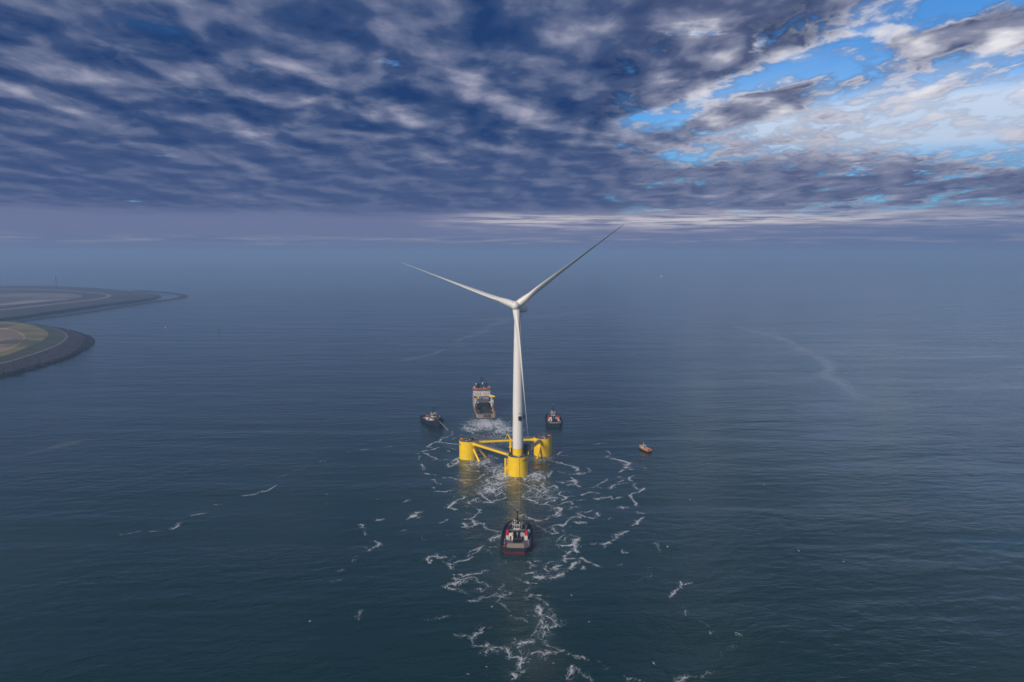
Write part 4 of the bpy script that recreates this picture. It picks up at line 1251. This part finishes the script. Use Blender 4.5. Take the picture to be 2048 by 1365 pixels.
TUG_GROUP = "navy tugboats escorting the turbine"
tug = build_tug()
tug.location = (2.45, 348.2, 0)
tug.rotation_euler.z = R(-2.6)
tug.scale.x = 1.06
tag(tug, "navy tugboat nearest the camera, tan planked aft deck and red stern waterline", "tugboat", TUG_GROUP)
tug_l = copy_tree(tug)
tug_l.location = (-65.2, 603.5, 0)
tug_l.rotation_euler.z = R(-155)
tug_l.scale = (1.0, 1.0, 1.0)
tag(tug_l, "navy tugboat pointing its bow towards the yellow platform, pale towline ahead", "tugboat", TUG_GROUP)
tug_r = copy_tree(tug)
tug_r.location = (34.0, 602.5, 0)
tug_r.rotation_euler.z = R(1.0)
tug_r.scale = (.93, 1.0, 1.0)
tag(tug_r, "navy tugboat seen from astern beyond the platform's right-hand column", "tugboat", TUG_GROUP)


for t_ in (tug_l, tug_r):
    for ch in t_.children:
        if ch.name.startswith("hull_bottom"):
            ch.material_slots[0].link = 'OBJECT'
            ch.material_slots[0].material = M['navy']


def on_tug(x, y, z): return tug.matrix_basis @ Vector((x, y, z))


bpy.context.view_layer.update()
fl = MB().ball((0, 0, .48), .48, 14, 9).cyl((0, 0, .9), (0, 0, 1.05), .08, n=6).build("mooring_float", M['orange'], smooth=True)
fl.location = on_tug(-5.25, -12.0, 1.64)
tag(fl, "round orange float on the aft deck of the nearest tug", "float")
dr = MB().lathe([(.36, 0), (.36, .3), (.38, .32), (.38, .36), (.36, .38), (.36, .9)], 16).build("oil_drum", M['red'])
dr.location = on_tug(-4.9, -8.8, 1.66)
tag(dr, "small red drum standing by the nearest tug's port bulwark", "drum")


def build_supply_ship():
    root = empty("anchor_handling_ship")
    st = [(-38, 7.3, 7.1, 3.9), (-37, 8.3, 7.9, 3.9), (-34, 8.55, 8.3, 3.9), (-10, 8.6, 8.5, 3.9), (4, 8.6, 8.5, 4.0), (4.5, 8.6, 8.5, 7.2), (18, 8.4, 8.0, 7.4), (25, 7.4, 6.3, 7.8), (31, 5.4, 3.9, 8.4), (35.5, 2.9, 1.6, 8.9), (38, .3, .1, 9.3)]
    hull = MB().loft(hull_rings(st, [('abs', .8), ('deck', 0), ('deck', .55), ('in', .55), ('in', -.3)], .3), caps=False).build("hull", M['hullgrey'], root)
    MB().loft(hull_rings(st, [('abs', -1.5), ('abs', 0), ('abs', .8)], 0), caps=False).build("hull_bottom", M['darkgrey'], root)
    dk = MB()
    cap_strip(dk, hull_rings(st, [('in', -.25)], .32)[0])
    dk.build("deck", M['darkdeck'], root)
    MB().box((0, -22, 3.72), (11.0, 29.0, .1)).build("work_deck", M['greendeck'], root)
    MB().cyl((-2.7, -38.0, 2.8), (2.7, -38.0, 2.8), 1.35, n=20).build("stern_roller", M['brown'], root, smooth=True)
    ym = MB()
    for x in (-2.0, -.7, .7, 2.0): ym.box((x, -36.4, 4.1), (.5, .5, .7))
    ym.build_each("towing_pin", M['ropeyellow'], root)
    for s in (-1, 1):
        MB().box((s * 7.6, -24.8, 4.9), (1.0, 25.0, 2.3)).build("cargo_rail", M['brown'], root)
        c = MB().box((s * 7.0, -24.8, 5.6), (.14, 25, .3))
        for k in range(7): c.box((s * 6.95, -36 + k * 3.8, 4.7), (.22, .35, 1.9))
        c.build("rail_frames", M['hullgrey'], root)
        MB().box((s * 6.0, -29.5, 4.9), (.5, 12.5, .55)).box((s * 6.0, -35, 4.3), (.5, .6, 1.2)).box((s * 6.0, -24, 4.3), (.5, .6, 1.2)).build("crash_barrier", M['yellow'], root)
    # winch house
    wb = MB().box((0, -1.8, 7.4), (10.2, 15.0, 7.4)).build("winch_house", M['darkgrey'], root)
    dr_ = MB()
    dr_.cyl((-3.6, -10.9, 6.0), (3.6, -10.9, 6.0), 1.8, n=20)
    for x in (-3.7, -1.2, 1.2, 3.7): dr_.cyl((x - .12, -10.9, 6.0), (x + .12, -10.9, 6.0), 2.3, n=22)
    dr_.build("tow_winch", M['black'], wb)
    g = MB()
    for z in (8.8, 10.4): g.box((0, -9.6, z), (9.4, .5, .4))
    g.box((-3.4, -7.8, 12.2), (1.9, 1.6, 2.4)).box((1.6, -7.0, 12.0), (5.2, 3.0, 1.8)).box((0.4, -9.7, 7.2), (.9, .5, .8)).box((0, -2, 11.3), (9.6, 9, .4))
    g.build("winch_gantry", M['grey'], wb)
    for s in (-1, 1):
        p = MB()
        p.box((s * 6.4, -9.6, 7.4), (1.2, 1.4, 7.2)).box((s * 7.6, -3.0, 7.2), (1.3, 18.0, 6.6)).box((s * 5.6, -10.2, 8.6), (2.0, 1.0, 1.2)).box((s*6.4, -1, 10.2), (1.4, 14, .5))
        p.build("side_house", M['offwhite'], root)
        q = MB()
        for y in (-10.6, -7.6, -4.2, -1.0, 2.2): q.box((s * 7.6, y, 8.0), (1.36, 1.5, 1.6))
        q.box((s * 7.6, -12.02, 7.0), (.8, .1, 2.6))
        q.build_each("side_opening", M['darkgrey'], root)
    sh = MB()
    sh.prism([(-7.8, 6), (7.8, 6), (7.8, 22), (5.8, 28), (-5.8, 28), (-7.8, 22)], 7.0, 11.2)
    sh.prism([(-7.0, 7.6), (7.0, 7.6), (7.0, 21), (5, 26), (-5, 26), (-7.0, 21)], 11.202, 14.0)
    hs = sh.build("accommodation", M['offwhite'], root)
    wd = MB()
    for z, y, hw in ((9.6, 5.97, 6.4), (12.7, 7.57, 5.8)):
        for i in range(7):
            if abs(i - 3) > (1 if z < 10 else 0): wd.box((-hw + i * hw / 3, y, z), (.8, .08, .9))
    for s in (-1, 1):
        for y in range(8, 22, 3): wd.box((s * 7.81, y, 9.4), (.06, .9, .8))
    wd.build_each("window", M['glass'], hs)
    br = MB().prism([(-8.1, 11.5), (-4.6, 9.6), (4.6, 9.6), (8.1, 11.5), (8.1, 16), (5, 19), (-5, 19), (-8.1, 16)], 14.002, 14.6).build("bridge", M['offwhite'], root)
    MB().prism([(-7.9, 11.6), (-4.5, 9.75), (4.5, 9.75), (7.9, 11.6), (7.9, 15.9), (4.9, 18.8), (-4.9, 18.8), (-7.9, 15.9)], 14.6, 16.3).build("window_band", M['glass'], br)
    mu = MB()
    for x in (-4.5, -3.3, -2.2, -1.1, 0, 1.1, 2.2, 3.3, 4.5): mu.box((x, 9.72, 15.45), (.2, .16, 1.7))
    for s in (-1, 1):
        for k in range(1, 4): mu.box((s * (4.55 + k * .85), 9.72 + k * .47, 15.45), (.22, .3, 1.7), 0)
    mu.build("window_frame", M['offwhite'], br)
    MB().prism([(-8.3, 11.4), (-4.7, 9.5), (4.7, 9.5), (8.3, 11.4), (8.4, 16.3), (5.2, 19.4), (-5.2, 19.4), (-8.4, 16.3)], 16.3, 17.2).build("roof_band", M['redorange'], br)
    MB().prism([(-8.1, 11.5), (-4.6, 9.5), (4.6, 9.5), (8.1, 11.5), (8.1, 16), (5, 19), (-5, 19), (-8.1, 16)], 17.3, 17.36).build("roof", M['grey'], br)
    ms = MB()
    ms.box((-3.4, 13.5, 19.2), (3.2, 2.6, 3.8)).box((3.8, 13.5, 19.4), (1.1, 1.6, 4.2)).box((.3, 13.5, 20.7), (9.6, .8, .6))
    ms.cyl((0, 13.8, 17.3), (0, 13.8, 27.6), .42, .18, 10)
    for z, w in ((22.6, 2.6), (24.2, 3.4), (25.6, 2.8), (26.6, 1.4)): ms.box((0, 13.8, z), (w, .3, .28))
    for x in (-1.2, 1.2): ms.cyl((x, 13.8, 24.2), (x, 13.8, 26.6), .1, n=5)
    ms.cyl((-4.6, 13.5, 20), (-4.6, 13.5, 23.4), .1, n=5).cyl((5.2, 13.5, 20), (5.2, 13.5, 22.8), .1, n=5)
    ms.build("mast", M['black'], root)
    for x, y, z, r in ((-5.2, 12.2, 21.0, .62), (.6, 12.2, 21.6, .7), (-6.8, 12.6, 18.0, .7), (6.6, 12.8, 18.2, .5), (1.3, 10.4, 17.9, .35)):
        MB().ball((x, y, z), r).cyl((x, y, z - r - .9), (x, y, z - r + .1), .14, n=6).build("radome", M['white'], root, smooth=True)
    cr = MB().cyl((7.2, -4.5, 10.3), (7.2, -4.5, 12.4), .7, .6, 12).cyl((5.6, -4.2, 13.4), (9.9, -6.0, 12.6), .75, .65, 8).box((7.2, -4.5, 12.9), (1.6, 1.5, 1.4))
    cr.build("deck_crane", M['yellow'], root)
    MB().cyl((-4.7, -6.0, 11.0), (-4.7, -6.0, 13.6), .55, .5, 10).cyl((-4.7, -6.0, 13.4), (-4.4, -9.2, 12.4), .5, .4, 8).build("stores_crane", M['yellow'], root)
    MB().loft([[Vector((-7.2 + w * math.cos(2 * math.pi * i / 10), y, 10.9 + h * math.sin(2 * math.pi * i / 10))) for i in range(10)] for y, w, h in ((0, .3, .3), (.8, .95, .8), (3.6, 1, .85), (4.8, .2, .4))]).build("lifeboat", M['brown'], root)
    MB().box((-6.2, -15.0, 5.0), (1.6, 3.2, 2.0)).build("reel_box", M['darkgrey'], root)
    MB().cyl((3.2, -14.0, 3.8), (3.2, -14.0, 6.6), .45, n=10).cyl((-3.0, -14.0, 3.8), (-3.0, -14.0, 5.8), .35, n=10).box((0, -13.6, 4.6), (3.6, 1.0, 1.6)).build_each("deck_fitting", M['darkgrey'], root)
    rl = MB()
    for (x0, y0, x1, y1, z) in ((-7.7, 6.1, 7.7, 6.1, 11.2), (-6.9, 7.7, 6.9, 7.7, 14.0)):
        for h in (.5, 1.0): rl.cyl((x0, y0, z + h), (x1, y1, z + h), .05, n=5)
        for k in range(13):
            x = x0 + (x1 - x0) * k / 12
            rl.cyl((x, y0, z), (x, y0, z + 1), .05, n=5)
    rl.build("railing", M['offwhite'], root)
    return root


AH = 6.5
ship = build_supply_ship()
c = Vector((-21.3, 615.5, 0)) + Matrix.Rotation(R(AH), 3, 'Z') @ Vector((0, 38, 0))
ship.location = c
ship.rotation_euler.z = R(AH)
tag(ship, "large grey and white anchor-handling ship seen from astern, orange-topped bridge", "supply ship")


def build_launch():
    root = empty("pilot_launch", (93.4, 515.2, 0), R(24))
    st = [(-6.4, 1.75, 1.6, 1.5), (-5.9, 2.05, 1.8, 1.5), (-2, 2.25, 2.0, 1.55), (2, 2.15, 1.8, 1.75), (4.4, 1.6, 1.1, 2.0), (5.8, .8, .4, 2.2), (6.5, .08, .05, 2.35)]
    MB().loft(hull_rings(st, [('abs', -1.2), ('abs', 0), ('deck', -.45)], 0), caps=False).build("hull", M['black'], root)
    MB().loft(hull_rings(st, [('deck', -.45), ('deck', .4), ('in', .4), ('in', -.55)], .34), caps=False).build("bulwark", M['tan'], root)
    dk = MB()
    cap_strip(dk, hull_rings(st, [('in', -.5)], .36)[0])
    dk.build("deck", M['tan'], root)
    cb = MB().loft([[Vector(p) for p in ((-1.5, -.2, 1.2), (1.5, -.2, 1.2), (1.5, 2.6, 1.4), (.9, 3.8, 1.5), (-.9, 3.8, 1.5), (-1.5, 2.6, 1.4))],
                    [Vector(p) for p in ((-1.4, -.1, 3.5), (1.4, -.1, 3.5), (1.4, 2.4, 3.5), (.8, 3.3, 3.5), (-.8, 3.3, 3.5), (-1.4, 2.4, 3.5))]]).build("cabin", M['white'], root)
    w = MB().box((-1.0, -.2, 2.75), (.6, .1, .8)).box((1.0, -.2, 2.75), (.6, .1, .8)).box((-1.47, 1.2, 2.8), (.08, 1.7, .7)).box((1.47, 1.2, 2.8), (.08, 1.7, .7))
    w.build_each("window", M['glass'], cb)
    MB().box((.0, -.22, 2.1), (.75, .12, 1.8)).build("door", M['rust'], cb)
    MB().box((0, 1.5, 3.56), (2.9, 3.4, .14)).build("roof", M['brown'], cb)
    MB().box((0, .9, 3.75), (1.7, 1.0, .3)).cyl((0, 1.6, 3.6), (0, 1.6, 5.6), .06, n=6).box((0, 1.6, 4.9), (1.0, .1, .1)).build("mast", M['white'], cb)
    MB().box((.2, -2.4, 1.4), (1.3, 1.6, .8)).build("engine_box", M['tan'], root, bevel=.08)
    MB().cyl((1.2, -3.6, 1.0), (1.2, -3.6, 1.7), .3, n=10).box((.6, -4.9, 1.3), (1.1, .7, .5)).build_each("deck_gear", M['darkgrey'], root)
    tag(root, "small tan open workboat with white cabin, alone right of the platform", "boat")


build_launch()


def build_far_boat():
    q = ground(1322.5, 554)
    root = empty("motor_yacht", q, R(-80))
    st = [(-8, 2.4, 2.2, 2.0), (-3, 2.8, 2.5, 2.0), (3, 2.5, 2.0, 2.3), (7, 1.1, .7, 2.9), (9, .1, .05, 3.2)]
    mb = MB().loft(hull_rings(st, [('abs', -1), ('abs', 0), ('deck', 0)], 0), caps=False)
    cap_strip(mb, hull_rings(st, [('deck', 0)], 0)[0])
    mb.build("hull", M['white'], root)
    cb = MB().prism([(-2, -6), (2, -6), (2, 2), (1, 5), (-1, 5), (-2, 2)], 2.0, 4.8).prism([(-1.7, -4), (1.7, -4), (1.6, 2), (-1.6, 2)], 4.8, 7.0).build("cabin", M['white'], root)
    MB().prism([(-2.03, -5), (2.03, -5), (2.03, 2), (-2.03, 2)], 3.3, 4.2).build("window_band", M['glass'], cb)
    tag(root, "tiny pale boat far off in the haze right of the rotor", "boat")


build_far_boat()


# ------------------------------------------------------------------ towlines
def line(name, a, b, sag, r, mat, label, n=16):
    a, b = Vector(a), Vector(b)
    pts = []
    for i in range(n + 1):
        t = i / n
        p = a.lerp(b, t)
        p.z -= sag * 4 * t * (1 - t)
        pts.append(p)
    o = MB().tube(pts, r, 6).build(name, mat)
    tag(o, label, "towline", "towlines")


bpy.context.view_layer.update()
line("towline", on_tug(.35, 13.1, 4.8), (FRONT.x + .9, FRONT.y - COL_R - .2, 11.8), 1.8, .07, M['ropeyellow'], "thin yellowish towline from the nearest tug up to the front column")
bow = tug_l.matrix_world @ Vector((0.0, 13.1, 4.8))
line("towline.001", bow, ground(897.5, 862, -.3), .15, .12, M['rope'], "pale towline slanting into the water off the left tug's bow")
stn = ship.matrix_world @ Vector((1.2, -38.8, 3.9))
line("towline.002", stn, ground(990.5, 863, -.3), .4, .16, M['wire'], "dark tow wire dropping into white wash astern of the large ship")


# ------------------------------------------------------------------ navigation buoys
def buoy(px, py, mat, top, label, s=1.0):
    root = empty("navigation_buoy", ground(px, py))
    tag(root, label, "buoy", "navigation buoys off the headland")
    MB().lathe([(.6 * s, -1.0), (1.5 * s, -.4), (1.5 * s, .8 * s), (.9 * s, 1.1 * s)], 16).build("float_body", mat, root)
    t = MB()
    for i in range(4):
        a = math.pi / 4 + i * math.pi / 2
        t.cyl((1.0 * s * math.cos(a), 1.0 * s * math.sin(a), 1.0 * s), (.45 * s * math.cos(a), .45 * s * math.sin(a), 3.6 * s), .14 * s, n=6)
    t.lathe([(.8 * s, 1.6 * s), (.6 * s, 3.2 * s)], 12)
    t.build("cage", mat, root)
    MB().cyl((0, 0, 3.6 * s), (0, 0, 4.6 * s), .45 * s, .4 * s, 10).build("lantern", top, root)


buoy(331, 655.5, paint("buoy_pale_red", (0.62, 0.42, 0.38), 0.5, 0.1, 0.3), M['darkgrey'], "pale pinkish navigation buoy floating off the grassy headland", .85)
buoy(437.5, 657.5, M['green'], M['green'], "dark green navigation buoy, rightmost of those off the headland", 1.0)
buoy(345, 625.5, M['darkgrey'], M['darkgrey'], "faint dark navigation buoy beyond the tip of the breakwater", .85)


# ------------------------------------------------------------------ gulls skimming the water
def gull_mesh():
    mb = MB()
    mb.loft([[Vector((w * math.cos(2 * math.pi * i / 8), y, h * math.sin(2 * math.pi * i / 8) + zc)) for i in range(8)] for y, w, h, zc in
             ((-.36, .015, .012, .0), (-.24, .06, .045, 0), (-.05, .105, .095, 0), (.12, .09, .085, .01), (.2, .055, .055, .03), (.27, .055, .055, .045), (.33, .03, .03, .04), (.40, .008, .008, .03))])
    mb.add([(-.05, -.3, .0), (.05, -.3, .0), (.13, -.5, .0), (-.13, -.5, .0), (0, -.4, .015)], [(0, 1, 4), (1, 2, 4), (2, 3, 4), (3, 0, 4)])
    mb.mi = 1
    for s in (-1, 1):
        top, bot = [], []
        for x, yf, yb, z in ((.07, .13, -.12, .05), (.28, .20, -.06, .17), (.5, .12, -.08, .15), (.72, -.1, -.16, .07)):
            top.append((Vector((s * x, yf, z)), Vector((s * x, yb, z))))
        vs = [p for a, b in top for p in (a, b)] + [p - Vector((0, 0, .02)) for a, b in top for p in (a, b)]
        fs = []
        for i in range(3):
            a = i * 2
            fs += [(a, a + 1, a + 3, a + 2), (a + 8, a + 10, a + 11, a + 9), (a, a + 2, a + 10, a + 8), (a + 1, a + 9, a + 11, a + 3)]
        mb.add(vs, fs + [(6, 7, 15, 14)])
    return mb.build("gull", [M['gull'], M['gullgrey']], smooth=True)


g0 = gull_mesh()
rnd = random.Random(21)
spots = [(1528, 970), (1687, 1124), (1597, 1102), (1380, 1000), (1335, 1094), (1307, 1327), (1178, 1244), (1143, 1191), (936, 1349), (973, 1334), (1030, 1279), (984, 1214), (1107, 1327), (1140, 1054), (653, 989), (755, 999), (620, 1243)]
for i, (px, py) in enumerate(spots):
    z = rnd.uniform(1.0, 4.0)
    o = g0 if i == 0 else g0.copy()
    if i: C.objects.link(o)
    o.location = ground(px, py, z)
    o.rotation_euler = (rnd.uniform(-.25, .25), rnd.uniform(-.5, .5), rnd.uniform(0, 6.28))
    tag(o, "tiny white gull gliding low over the dark water", "gull", "gulls over the sea")
